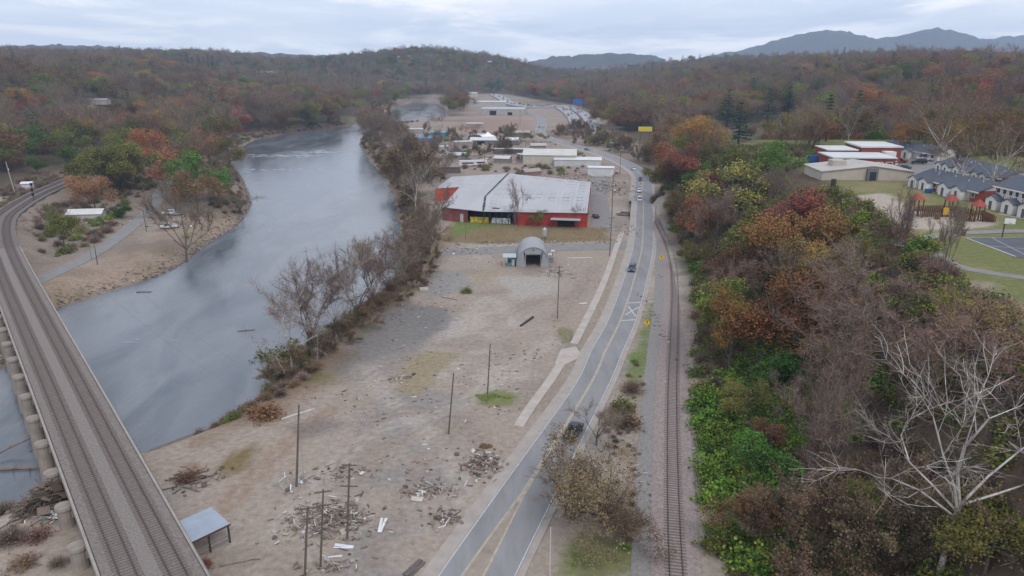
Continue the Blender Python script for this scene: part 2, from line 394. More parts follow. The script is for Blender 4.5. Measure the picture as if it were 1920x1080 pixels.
# plateau: lawns
dP = sdist(fx, fy, PLAT)
C = put(C, ss(2, -3, dP + 6*n_med), (.145, .155, .06))
C = put(C, .7*ss(2, -3, dP)*ss(-.02, .2, n_big + .5*n_med), (.24, .195, .11))
def softz(pts, z=23.0, wid=.8, wob=1.5): return soft(pts, wid, z, wob)
C = put(C, softz([(1600, 368), (1660, 362), (1720, 395), (1810, 405), (1870, 412), (1850, 425), (1760, 432), (1700, 430), (1640, 395)]), (.36, .305, .255))
C = put(C, .9*softz([(1800, 520), (1850, 530), (1920, 575), (2000, 640), (1930, 600), (1850, 560)]), (.30, .25, .20))
q = hit(225, 212); C = put(C, ss(1.2, .8, np.hypot((fx - q[0])/34, (fy - q[1])/24) + .8*n_big), (.17, .175, .065))
# stripped valley floor further up
far = ss(300, 380, fy)*(1 - wood)
C = put(C, .6*far, (.255, .195, .165))
C = put(C, .5*far*ss(.03, .2, fbm(fx, fy, 45, 3)), (.13, .105, .07))
C = put(C, .9*soft([(840, 240), (900, 222), (990, 225), (1000, 245), (900, 255)], 6, wob=20), (.27, .185, .15))
nx, ny = len(gx), len(gy); FZ = fz.reshape(ny, nx)
def hgrid(X, Y):
    """height of the finished ground sheet"""
    X = np.asarray(X, float); Y = np.asarray(Y, float); i = np.clip(np.searchsorted(gx, X) - 1, 0, nx - 2); j = np.clip(np.searchsorted(gy, Y) - 1, 0, ny - 2)
    u = (X - gx[i])/(gx[i+1] - gx[i]); v = (Y - gy[j])/(gy[j+1] - gy[j])
    return (FZ[j, i]*(1 - u) + FZ[j, i+1]*u)*(1 - v) + (FZ[j+1, i]*(1 - u) + FZ[j+1, i+1]*u)*v
height_exact = height; height = hgrid
ii, jj = np.meshgrid(np.arange(nx - 1), np.arange(ny - 1)); b0 = (jj*nx + ii).ravel()
F = np.stack([b0, b0 + 1, b0 + nx + 1, b0 + nx], 1)
ground = link('ground', mesh_np('ground', np.stack([fx, fy, fz], 1), F, C, True), MV('ground', .95, .08, 0, .34, 1.0, .6))
tag(ground, kind='structure', label='bare brown flood-scoured valley ground rising to wooded hills')

# water
def water_mat():
    m, nt, b = newmat('river_water'); L = nt.links.new
    t = N(nt, 'ShaderNodeTexCoord'); mp = N(nt, 'ShaderNodeMapping'); mp.inputs['Rotation'].default_value = (0, 0, R(25)); mp.inputs['Scale'].default_value = (1, .35, 1)
    L(t.outputs['Object'], mp.inputs[0])
    n = N(nt, 'ShaderNodeTexNoise'); n.inputs['Scale'].default_value = .9; n.inputs['Detail'].default_value = 6; n.inputs['Roughness'].default_value = .6; L(mp.outputs[0], n.inputs['Vector'])
    n2 = N(nt, 'ShaderNodeTexNoise'); n2.inputs['Scale'].default_value = .07; n2.inputs['Detail'].default_value = 5; n2.inputs['Distortion'].default_value = .8; L(mp.outputs[0], n2.inputs['Vector'])
    r = N(nt, 'ShaderNodeMapRange'); r.inputs['From Min'].default_value = .38; r.inputs['From Max'].default_value = .66; L(n2.outputs['Fac'], r.inputs['Value'])
    x = N(nt, 'ShaderNodeMix', data_type='RGBA'); L(r.outputs[0], x.inputs['Factor'])
    x.inputs[6].default_value = (.085, .103, .122, 1); x.inputs[7].default_value = (.165, .178, .20, 1)
    L(x.outputs[2], b.inputs['Base Color'])
    rr = N(nt, 'ShaderNodeMapRange'); rr.inputs['To Min'].default_value = .06; rr.inputs['To Max'].default_value = .2; L(n2.outputs['Fac'], rr.inputs['Value']); L(rr.outputs[0], b.inputs['Roughness'])
    b.inputs['IOR'].default_value = 1.33; setspec(b, .5)
    bp = N(nt, 'ShaderNodeBump'); bp.inputs['Distance'].default_value = .35
    st = N(nt, 'ShaderNodeMath', operation='MULTIPLY'); st.inputs[1].default_value = .34; L(r.outputs[0], st.inputs[0])
    s2 = N(nt, 'ShaderNodeMath', operation='ADD'); s2.inputs[1].default_value = .10; L(st.outputs[0], s2.inputs[0]); L(s2.outputs[0], bp.inputs['Strength'])
    L(n.outputs['Fac'], bp.inputs['Height']); L(bp.outputs[0], b.inputs['Normal'])
    return m
wp = np.array([(-1100, 30), (20, 30), (60, 1500), (-700, 1500)])
river = link('river_water', mesh_np('river_water', [(x, y, WZ) for x, y in wp], [(0, 1, 2, 3)]), water_mat())
tag(river, 'wide grey-blue river running up the valley beneath the railway bridge', kind='structure')
# rapids: low foam ridges over the riffle upstream and below the bridge
foam = MB()
for (cx, cy, n, sx, sy) in [(540, 292, 60, 34, 7), (600, 285, 26, 15, 5), (500, 318, 20, 20, 5), (290, 545, 3, 3, 2), (310, 640, 4, 9, 5), (130, 690, 5, 6, 4)]:
    p = G(cx, cy, WZ)
    for _ in range(n):
        a = p[0] + random.gauss(0, sx*.6); b = p[1] + random.gauss(0, sy*.6); l = random.uniform(.5, 2.6)*(1 + p[1]/500); w = random.uniform(.06, .16)*(1 + p[1]/220)
        q = random.uniform(-.3, .3)
        foam.add([(a - l, b - q, WZ - .05), (a, b - w, WZ - .05), (a + l, b + q, WZ - .05), (a, b + w, WZ - .05), (a + l*.1, b, WZ + random.uniform(.06, .14)*(1 + p[1]/400))], [(0, 1, 4), (1, 2, 4), (2, 3, 4), (3, 0, 4)])
tag(foam.build('rapids_foam', M('foam', (.30, .33, .37), .5, .1)), 'white riffles breaking on the river surface', 'rapids', kind='stuff')

# ------------------------------------------------------------------ roads
asphalt = M('asphalt', (.225, .22, .225), .85, .16, .35, bump=.1, stretch=(1, .25, 1))
asphalt_old = M('asphalt_old', (.215, .205, .20), .9, .14, .4)
dust = M('dust', (.335, .295, .265), .95, .14, .35)
white_paint = M('white_paint', (.48, .475, .47), .7, .25, 1.5)
yellow_paint = M('yellow_paint', (.36, .315, .25), .8, .2, .8)
concrete = M('concrete', (.40, .355, .315), .9, .16, .4)
LE = [(700, 1262), (822, 1080), (950, 900), (1079, 720), (1107, 660), (1140, 600), (1167, 530), (1187, 460), (1193, 393)]
RE = [(885, 1262), (967, 1080), (1055, 900), (1143, 720), (1168, 660), (1193, 600), (1212, 530), (1225, 460), (1222, 393)]
lw = [G(x, y) for x, y in LE]; rw = [G(x, y) for x, y in RE]
cl = spline([G(x, y) for x, y in [(1207.5, 393), (1206, 365), (1207, 345), (1205, 331), (1188, 316), (1160, 301), (1120, 286), (1062, 270), (1022, 257), (1013, 246), (1016, 234), (1012, 222), (990, 211), (930, 200)]], 6)
cA = offset(cl, 4.0); cB = offset(cl, -4.0)
lw = np.vstack([spline(lw, 3), cA[2:]]); rwS = spline(rw, 3)
def resample(P, n):
    s = np.r_[0, np.cumsum(np.linalg.norm(np.diff(P, axis=0), axis=1))]; t = np.linspace(0, s[-1], n)
    return np.stack([np.interp(t, s, P[:, k]) for k in range(3)], 1)
rwS = np.vstack([rwS, cB[2:]]); NR = 420
RL = resample(lw, NR); RR = resample(rwS, NR)
for P in (RL, RR): P[:, 2] = np.maximum(.08, height(P[:, 0], P[:, 1]) + .1)
RL[:, 2] = RR[:, 2] = np.maximum(RL[:, 2], RR[:, 2]); RL[:, 2] = RR[:, 2] = np.maximum.reduce([np.roll(RL[:, 2], k) for k in (-2, -1, 0, 1, 2)])
RC = .5*(RL + RR)
out = nrm(RC)
def side(P, d):
    Q = P.copy(); Q[:, :2] += out*d; return Q
up = np.array([0, 0, 1.])
road = ribbon('road', side(RL, .1), side(RR, -.1), asphalt, thick=.3); tag(road, 'grey two-lane asphalt road running up the valley', kind='structure')
NE = 250
tag(ribbon('road_shoulder', side(RL, 2.0)[:NE] - up*.02, side(RL, .1)[:NE] - up*.02, dust, thick=.3), 'dusty pale shoulder along the left edge of the road', kind='structure')
tag(ribbon('road_shoulder', side(RR, -.1)[:NE] - up*.02, side(RR, -1.0)[:NE] - up*.02, dust, thick=.3), 'narrow dusty shoulder between the road and the track verge', kind='structure')
lift = up*.006
ribbon('edge_line', side(RL, .0)[:330] + lift, side(RL, -.13)[:330] + lift, white_paint, road)
ribbon('edge_line', side(RR, .13)[:330] + lift, side(RR, 0)[:330] + lift, white_paint, road)
# centre line: dusty yellow, opening into a sand-covered median at the near end
k0 = int(np.argmin([abs(proj(p)[1] - 925) for p in RC[:200]]))
def lane(P0, t): return RL + (RR - RL)*t
mid = lane(0, .45)
wid = np.interp(np.arange(NR), [0, k0*.55, k0, k0 + 12, 120, NR], [1.9, 1.2, .38, .24, .16, .13])
mA = mid + np.c_[out*wid[:, None], np.zeros(NR)]; mB_ = mid - np.c_[out*wid[:, None], np.zeros(NR)]
ribbon('centre_line', mA[:300] + lift*2, mB_[:300] + lift*2, yellow_paint, road)
ribbon('median_sand', mid[:k0] + np.c_[out[:k0]*(wid[:k0, None] - .35), np.full(k0, .06)], mid[:k0] - np.c_[out[:k0]*(wid[:k0, None] - .35), np.full(k0, -.06)], M('median_sand', (.27, .225, .185), .95, .25, .5), road, thick=.06)
# railway-crossing marking in the right lane: two bars and an X
def nearest(px, py):
    g = G(px, py); return int(np.argmin(np.hypot(RC[:, 0] - g[0], RC[:, 1] - g[1])))
ka, kb, kx = nearest(1185, 601), nearest(1198, 568), nearest(1189, 584)
for k in (ka, kb):
    t = (RC[k+1] - RC[k-1]); t /= np.linalg.norm(t); a = mid[k] + (RR[k] - RL[k])*.04; b = RR[k] - (RR[k] - RL[k])*.04
    MB().add([a - t*.25 + lift*2, b - t*.25 + lift*2, b + t*.25 + lift*2, a + t*.25 + lift*2], [(0, 1, 2, 3)]).build('crossing_bar', white_paint, road)
t = (RC[kx+1] - RC[kx-1]); t /= np.linalg.norm(t); s = np.array([t[1], -t[0], 0]); c = mid[kx] + (RR[kx] - RL[kx])*.29
for q, lf in ((1, 3), (-1, 4)):
    a = c - t*3.4 - s*q*1.25; b = c + t*3.4 + s*q*1.25
    MB().add([a - s*.17 + lift*lf, a + s*.17 + lift*lf, b + s*.17 + lift*lf, b - s*.17 + lift*lf], [(0, 1, 2, 3)]).build('crossing_mark', white_paint, road)
# dashed stop bar at the far crossing
k = nearest(1206, 383)
t = (RC[k+1] - RC[k-1]); t /= np.linalg.norm(t)
for i in range(7):
    a = RL[k] + (RR[k] - RL[k])*((i + .15)/7); b = RL[k] + (RR[k] - RL[k])*((i + .7)/7)
    MB().add([a - t*.5 + lift*2, b - t*.5 + lift*2, b + t*.5 + lift*2, a + t*.5 + lift*2], [(0, 1, 2, 3)]).build('stop_bar_dash', white_paint, road)
# pavement (concrete walk) left of the road
for i, pts in enumerate([[(1166, 436), (1152, 475), (1139, 512), (1118, 562), (1090, 618), (1076, 645)], [(1052, 682), (1030, 716), (1000, 757), (972, 800)]]):
    P = spline([G(*p) for p in pts], 2); P[:, 2] = .12
    tag(strip('pavement', P, 1.7, concrete, thick=.3), ['long concrete pavement strip left of the road, above the driveway', 'short concrete pavement strip left of the road, below the driveway'][i], kind='structure')
dr = [G(x, y) + up*.05 for x, y in [(1052, 655), (1080, 650), (1092, 668), (1060, 684), (1040, 682)]]
tag(link('driveway', mesh_np('driveway', dr, [tuple(range(len(dr)))]), concrete), 'concrete driveway apron joining the lot to the road', kind='structure')
P = spline([G(*p) for p in [(826, 474), (900, 470), (960, 467), (1050, 464), (1130, 462), (1192, 458)]], 3); P[:, 2] = .05
tag(strip('side_street', P, 8.5, asphalt_old), 'grey side street crossing behind the arched hut to the road', kind='structure')
P = spline([G(*p) for p in [(1128, 428), (1124, 385), (1122, 350), (1128, 330)]], 4); P[:, 2] = .06
tag(strip('service_lane', P, 7.5, asphalt_old), 'dusty service lane beside the right wall of the red warehouse', kind='structure')
P = spline([G(*p) for p in [(-60, 590), (20, 553), (84, 521), (140, 495), (196, 463), (244, 427), (274, 402), (292, 378), (300, 360), (318, 338)]], 3); P[:, 2] = np.maximum(.08, height(P[:, 0], P[:, 1]) + .12); RVR = P
tag(strip('riverside_road', P, 5.2, asphalt_old, thick=.5), 'narrow grey road curving along the left river bank', kind='structure')
for i, (pts, w) in enumerate([([(1045, 197), (1072, 203), (1094, 213), (1110, 232), (1118, 250)], 11), ([(1046, 199), (1062, 208), (1074, 220), (1082, 238)], 11), ([(925, 176), (942, 184), (958, 194), (1000, 200), (1045, 199)], 16)]):
    P = spline([G(*p, 1.5) for p in pts], 10); P[:, 2] = np.maximum(1.5, height(P[:, 0], P[:, 1]) + .4)
    tag(strip('highway', P, w, M('highway', (.3, .3, .31), .9, .1), thick=1.5), ['right carriageway of the distant highway', 'left carriageway of the distant highway', 'far end of the highway between the hills'][i], kind='structure')

# ------------------------------------------------------------------ railway
ballast = M('ballast', (.185, .158, .143), .95, .35, 3.5, bump=.8)
ballast_dark = M('ballast_dark', (.15, .128, .118), .95, .35, 3.5, bump=.8)
rail_steel = M('rail_steel', (.085, .06, .05), .55, .2, 3, metal=.35)
tie_wood = M('tie_wood', (.15, .122, .11), .95, .25, 2.5, stretch=(1, 6, 1))
br_conc = M('bridge_concrete', (.275, .24, .21), .9, .2, .5, bump=.15)
br_conc2 = M('bridge_edge', (.30, .265, .24), .9, .15, .7)
def rail_mesh(P, d):
    A = offset(P, d + .045); B = offset(P, d - .045); n = len(P); D = np.array([0, 0, .17])
    V = np.vstack([A, B, A - D, B - D]); F = []
    for i in range(n - 1): F += [(i, n + i, n + i + 1, i + 1), (2*n + i, i, i + 1, 2*n + i + 1), (n + i, 3*n + i, 3*n + i + 1, n + i + 1)]
    return mesh_np('rail', V, F)
def track(P, label, n_single, sp, from_y, dz=0.0):
    """rails and sleepers along P (rail head at P's z)"""
    o = thing('railway_track', label, 'railway track', P[0]); inv = -P[0]
    Q = P + inv
    for d in (.75, -.75): link('rail', rail_mesh(Q, d), rail_steel, o)
    s = np.r_[0, np.cumsum(np.linalg.norm(np.diff(Q, axis=0), axis=1))]; t = np.arange(.2, s[-1], sp)
    X = np.stack([np.interp(t, s, Q[:, k]) for k in range(3)], 1); nn = nrm(X)
    tm = MB().bx(-1.3, 1.3, -.12, .12, -.3, -.15).mesh('tie'); tm.materials.append(tie_wood)
    vis = [i for i in range(len(X)) if proj(P[0] + X[i])[1] < 1120 and proj(P[0] + X[i])[0] > -40]
    vis = sorted(vis, key=lambda i: -proj(P[0] + X[i])[1])
    single = set(vis[:n_single]); rest = MB()
    for i in range(len(X)):
        a = math.atan2(nn[i][1], nn[i][0])
        if i in single: link('tie', tm, None, o, X[i] + np.array([random.uniform(-.05, .05), 0, random.uniform(-.006, .006)]), a + random.gauss(0, .012))
        else: rest.obox(X[i] + np.array([0, 0, -.225]), (2.6, .24, .15), (0, 0, a))
    if rest.v: tag(rest.build('ties', tie_wood, o), kind='stuff')
    return o
track(RT, 'right-hand railway track over the bridge, nearest the open river', 190, .56, 0)
track(LT, 'left-hand railway track over the bridge, curving out of frame', 190, .56, 0)
BC = offset(RT, 2.13)                                            # bridge centre line
bs, be = 0, ABUT
B0 = BC[bs:be]; root = B0[0] - np.array([0, 0, TZ])
bridge = thing('railway_bridge', 'long concrete railway bridge with ballasted double track over the river', 'bridge', root)
Q = B0 - root
def bstrip(name, P, d0, d1, z, thick, mat, par):
    A = offset(P, d0); B = offset(P, d1); A[:, 2] = z; B[:, 2] = z; return ribbon(name, A, B, mat, par, thick)
bstrip('deck', Q, 4.85, -4.85, TZ - .55, .55, br_conc, bridge)
bstrip('ballast_bed', Q, 4.45, -4.45, TZ - .20, .3, ballast, bridge)
bstrip('ballast_crown', Q, .75, -.75, TZ - .13, .06, M('ballast_pale', (.20, .173, .158), .95, .3, 3.5, bump=.8), bridge)
for d in (4.85, -4.5): bstrip('kerb_wall', Q, d, d - .28, TZ - .05, .5, br_conc2, bridge)
for d in (4.3, 1.4, -1.4, -4.3): bstrip('girder', Q, d + .3, d - .3, TZ - 1.1, 1.0, br_conc, bridge)
sB = np.r_[0, np.cumsum(np.linalg.norm(np.diff(Q, axis=0), axis=1))]; nb = nrm(Q)
cap_m = MB().bx(-4.9, 4.9, -.75, .75, 0, 1.0).mesh('cap')
capb_m = MB().tube((0, 0, 0), (0, 0, .4), 1.12, 1.05, 14).mesh('column_cap')
outer_m = MB().tube((0, 0, -10), (0, 0, 1.3), 1.12, .9, 14).mesh('column')
col_m = MB().fr((-1.0, 1.0, -.9, .9), -10, (-.8, .8, -.7, .7), 0).mesh('column')
colr_m = MB().tube((0, 0, -10), (0, 0, 0), 1.05, .85, 14).mesh('column', smooth=False)
for j, dd in enumerate(np.arange(6, sB[-1] - 3, 10.2)):
    p = np.array([np.interp(dd, sB, Q[:, k]) for k in range(3)]); k = int(np.searchsorted(sB, dd)); a = math.atan2(nb[k][1], nb[k][0])
    cp = link('pier', cap_m, br_conc, bridge, (p[0], p[1], TZ - 3.1), a)
    for x in (-3.7, 0, 3.7): link('column', colr_m, br_conc, cp, (x, 0, 0))
    link('column', outer_m, br_conc, cp, (5.5, 0, 0)); link('column_cap', capb_m, br_conc, cp, (5.5, 0, 1.3))
# graffiti bands painted on two pier columns (flat paint, a hair proud)
for (px, py, c1, c2) in [(142, 1000, (.05, .22, .42), (.32, .10, .36)), (172, 1060, (.04, .13, .42), (.05, .30, .42))]:
    g = G(px, py, TZ - 5); k = int(np.argmin(np.hypot(B0[:, 0] - g[0], B0[:, 1] - g[1]))); dd = sB[k]; dd = 6 + 10.2*round((dd - 6)/10.2)
    p = np.array([np.interp(dd, sB, Q[:, kk]) for kk in range(3)]); k = int(np.searchsorted(sB, dd)); e = p[:2] + nb[k]*5.5
    MB().tube((e[0], e[1], TZ - 6.1), (e[0], e[1], TZ - 4.7), 1.05, 1.02, 14, caps=False).build('graffiti', M('graffiti_%d' % px, c1, .6, .5, 1.2, c2=c2), bridge)
# embankment ballast beyond the bridge
P = offset(RT, 2.13)[ABUT - 1:].copy(); P[:, 2] = TZ - .235
tag(strip('track_bed', P, 9.5, ballast_dark, thick=1.2), 'brown ballast bed curving away beyond the bridge', kind='structure')
# right-hand single track on grade
T2 = spline([G(*p, .45) for p in [(1300, 1500), (1283, 1262), (1269, 1080), (1262, 900), (1261, 720), (1265, 600), (1266, 540), (1262, 490), (1253, 458), (1243, 436), (1234, 418), (1229, 400)]], 1.2)
A = offset(T2, 2.9); B = offset(T2, -2.9); A[:, 2] = .14; B[:, 2] = .14
tag(ribbon('track_bed', A, B, M('ballast_right', (.27, .22, .205), .95, .3, 2.5, bump=.8), thick=.5), 'pinkish brown ballast bed right of the road', kind='structure')
A = offset(T2, 5.2)[:190]; B = offset(T2, 2.9)[:190]; A[:, 2] = .07; B[:, 2] = .09
tag(ribbon('gravel_strip', A, B, M('gravel_strip', (.23, .215, .205), .95, .25, 2.5, bump=.6), thick=.4), 'grey gravel strip along the left of the right-hand track', kind='structure')
T2b = T2.copy(); T2b[:, 2] = .31
track(T2b, 'single railway track right of the road, at the foot of the wood', 60, .6, 0)

# ------------------------------------------------------------------ trees: prototypes
bark = M('bark', (.12, .098, .085), .95, .25, 1.5, stretch=(4, 4, 1))
bark_pale = M('bark_pale', (.36, .325, .29), .9, .35, .9, c2=(.47, .44, .41))
bark_dark = M('bark_dark', (.06, .048, .042), .95, .25, 1.5)
leaf_mat = MV('foliage', .9, .08, .36, spread=.015)
twig_mat = MV('twigs', .95, .05, .22, spread=.006)
def rot_to(d):
    d = d/np.linalg.norm(d); a = np.array([0, 0, 1.]) if abs(d[2]) < .95 else np.array([1., 0, 0])
    u = np.cross(d, a); u /= np.linalg.norm(u); return u, np.cross(d, u)
def limbs(g, H, spread, n_main, fork, trunk_r, up=.75, start=.32, wig=.16):
    """branch skeleton: list of (p0,p1,r0,r1,level)"""
    S = []; tips = []
    def grow(p, d, L, r, lev, maxlev):
        n = 3; q = p.copy(); dd = d.copy()
        for i in range(n):
            dd = dd + g.normal(0, wig, 3); dd[2] += .10*up; dd /= np.linalg.norm(dd)
            q2 = q + dd*L/n; r2 = r*(1 - .24)
            S.append((q, q2, r, r2, lev)); q, r = q2, r2
            if lev < maxlev and i > 0:
                for _ in range(fork if lev < 2 else 2):
                    nd = dd + g.normal(0, .62, 3); nd[2] += .22*up; nd /= np.linalg.norm(nd)
                    grow(q, nd, L*g.uniform(.5, .72), r*.62, lev + 1, maxlev)
        tips.append((q, dd, lev))
    p = np.zeros(3); d = np.array([g.normal(0, .04), g.normal(0, .04), 1.]); r = trunk_r
    th = H*start; S.append((np.array([0, 0, -1.2]), d*th*.5, r*1.15, r*.92, 0)); S.append((d*th*.5, d*th, r*.92, r*.8, 0)); p = d*th
    a0 = g.uniform(0, 6.28)
    for k in range(n_main):
        a = a0 + k*2.4 + g.normal(0, .3); e = g.uniform(.35, 1.0)
        nd = np.array([math.cos(a)*spread*e, math.sin(a)*spread*e, up]); nd /= np.linalg.norm(nd)
        q = p*(1 - .25*(k % 3)/3)
        grow(q, nd, H*(1 - start)*g.uniform(.62, .9), r*.5, 1, 3)
    nd = d/np.linalg.norm(d); grow(p, nd, H*(1 - start)*.9, r*.7, 1, 3)
    return S, tips
def seg_mesh(S, name, n=5, minlev=0, maxlev=9, rmin=.025):
    m = MB()
    for p0, p1, r0, r1, lev in S:
        if minlev <= lev <= maxlev: m.tube(p0, p1, max(r0, rmin), max(r1, rmin*.7), n if lev < 2 else 3, caps=False)
    return m.mesh(name)
def quads(P, size, g, upb=.5, asp=1.0):
    """one leaf-spray quad at each point, random orientation"""
    n = len(P); N3 = g.normal(0, 1, (n, 3)); N3[:, 2] = np.abs(N3[:, 2]) + upb; N3 /= np.linalg.norm(N3, axis=1)[:, None]
    A = g.normal(0, 1, (n, 3)); U = np.cross(N3, A); U /= np.linalg.norm(U, axis=1)[:, None]; W = np.cross(N3, U)
    s = (size*g.uniform(.6, 1.35, n))[:, None]; U = U*s*.5; W = W*s*.5*asp
    k = g.uniform(.5, 1.0, (n, 1)); V = np.stack([P - U, P - W*k, P + U, P + W], 1).reshape(-1, 3)
    return V, np.arange(4*n).reshape(n, 4)
def slivers(P, D, L, w, g):
    n = len(P); A = g.normal(0, 1, (n, 3)); U = np.cross(D, A); U /= np.linalg.norm(U, axis=1)[:, None] + 1e-9
    L = (L*g.uniform(.5, 1.3, n))[:, None]; B = g.normal(0, .18, (n, 3))*L
    V = np.stack([P - U*w, P + U*w, P + D*L + B], 1).reshape(-1, 3)
    return V, np.arange(3*n).reshape(n, 3)
def cvar(g, n, per, pal, clump=None, j=.2):
    pal = np.array(pal); k = g.integers(0, len(pal), n) if clump is None else clump % len(pal)
    c = pal[k]*g.uniform(1 - j, 1 + j, (n, 1)); return np.repeat(c, per, 0)
PAL = {
 'bare':   [(0.204, 0.157, 0.132), (0.175, 0.131, 0.107), (0.241, 0.189, 0.158), (0.181, 0.128, 0.091)],
 'bare2':  [(0.206, 0.146, 0.110), (0.172, 0.115, 0.081), (0.232, 0.174, 0.138)],
 'brown':  [(0.183, 0.105, 0.051), (0.147, 0.087, 0.041), (0.220, 0.134, 0.066), (0.125, 0.084, 0.043)],
 'orange': [(0.334, 0.170, 0.063), (0.283, 0.152, 0.055), (0.223, 0.147, 0.051), (0.167, 0.133, 0.043), (0.314, 0.133, 0.047)],
 'rust':   [(.20, .125, .085), (0.288, 0.100, 0.058), (0.233, 0.085, 0.051), (0.255, 0.113, 0.065)],
 'yellow': [(.235, .185, .055), (.19, .16, .05), (.145, .135, .045), (.26, .20, .065), (.12, .115, .045)],
 'olive':  [(0.165, 0.172, 0.040), (0.135, 0.138, 0.036), (0.217, 0.196, 0.051), (0.122, 0.146, 0.034)],
 'green':  [(0.083, 0.164, 0.030), (0.063, 0.129, 0.027), (0.112, 0.199, 0.034), (0.075, 0.103, 0.030)],
 'bright': [(0.150, 0.240, 0.033), (0.112, 0.195, 0.030), (0.195, 0.255, 0.045), (0.075, 0.135, 0.030)],
 'pine':   [(0.039, 0.090, 0.042), (0.053, 0.112, 0.048), (0.033, 0.076, 0.036)],
}
def leafy(seed, H, Wd, pal, nclump, per, size, start=.28, fill=.35, lobes=9, cr=1.15):
    g = np.random.default_rng(seed); S, tips = limbs(g, H*.92, .8*Wd/H*1.3, 5, 2, H*.022, .75, start)
    ch = H*(1 - start); cz = H*start + ch*.5
    # lobed crown volume
    lob = [(np.array([g.normal(0, .30)*Wd, g.normal(0, .30)*Wd, cz + g.uniform(-.28, .30)*ch]), g.uniform(.20, .34)*Wd) for _ in range(lobes)]
    cen = []
    while len(cen) < nclump:
        c, r = lob[g.integers(0, lobes)]; d = g.normal(0, 1, 3); d /= np.linalg.norm(d); rr = r*(g.uniform(fill, 1.0))
        q = c + d*rr*np.array([1, 1, .85])
        if q[2] > H*start*.55 and g.random() < .97: cen.append(q)
    cen = np.array(cen); cl = g.integers(0, 1000, nclump)
    P = np.repeat(cen, per, 0) + g.normal(0, cr*.42, (nclump*per, 3))*np.array([1, 1, .7])
    V, F = quads(P, size, g); Cc = cvar(g, len(F), 4, pal, np.repeat(cl, per), .28)
    return seg_mesh(S, 'trunk', 5, 0, 2), mesh_np('crown', V, F, Cc), bark
def bare(seed, H, Wd, pal, ntw, w=.035, start=.25, pale=False, trunk=.018, leaf=0, lpal=None, wig=.16):
    g = np.random.default_rng(seed); S, tips = limbs(g, H*.88, .95*Wd/H*1.2, 5, 2, H*trunk, .72, start, wig)
    src = [(a, b) for a, b, r0, r1, l in S if l >= 2]
    k = g.integers(0, len(src), ntw); t = g.uniform(0, 1, (ntw, 1))
    a = np.array([src[i][0] for i in k]); b = np.array([src[i][1] for i in k]); P = a + (b - a)*t
    D = (b - a); D = D/(np.linalg.norm(D, axis=1)[:, None] + 1e-9) + g.normal(0, .75, (ntw, 3)); D[:, 2] += .25; D /= np.linalg.norm(D, axis=1)[:, None]
    V, F = slivers(P, D, H*.085, w, g); Cc = cvar(g, ntw, 3, pal, None, .25)
    # second order twigs
    P2 = P + D*(H*.085*g.uniform(.25, .8, (ntw, 1))); D2 = D + g.normal(0, .7, (ntw, 3)); D2 /= np.linalg.norm(D2, axis=1)[:, None]
    V2, F2 = slivers(P2, D2, H*.06, w*.7, g); C2 = cvar(g, ntw, 3, pal, None, .25)
    V = np.vstack([V, V2]); F = np.vstack([F, F2 + len(P)*3]); Cc = np.vstack([Cc, C2])
    if leaf:
        P3 = P2[g.integers(0, ntw, leaf)] + g.normal(0, .3, (leaf, 3)); V3, F3 = quads(P3, .24, g); T3 = np.vstack([F3[:, [0, 1, 2]], F3[:, [0, 2, 3]]])
        F = np.vstack([F, T3 + len(V)]); Cc = np.vstack([Cc, cvar(g, leaf, 4, lpal, None, .3)]); V = np.vstack([V, V3])
    br = seg_mesh(S, 'trunk', 6, 0, 3, .03)
    return br, mesh_np('crown', V, F, Cc), (bark_pale if pale else bark)
def conifer(seed, H, Wd, pal, rows=15):
    g = np.random.default_rng(seed); m = MB(); m.tube((0, 0, -1), (0, 0, H), H*.02, .04, 6)
    P = []; 
    for i in range(rows):
        f = i/(rows - 1); z = H*(.22 + .76*f); r = Wd*.5*(1 - f)**.6*g.uniform(.55, 1.15) + .5
        for k in range(int(5 + 5*(1 - f))):
            a = g.uniform(0, 6.28); rr = r*g.uniform(.6, 1.08); n = int(8 + 16*rr/Wd*2)
            t = g.uniform(.15, 1, n); q = np.stack([math.cos(a)*rr*t, math.sin(a)*rr*t, z - .16*rr*t + .05*rr], 1) + g.normal(0, .3, (n, 3))*np.array([1, 1, .5])
            P.append(q)
            m.tube((0, 0, z), (math.cos(a)*rr*.8, math.sin(a)*rr*.8, z - .1*rr), .06, .02, 3, caps=False)
    P = np.vstack(P); V, F = quads(P, .75, g, 1.2); return m.mesh('trunk'), mesh_np('crown', V, F, cvar(g, len(F), 4, pal, None, .25)), bark_dark
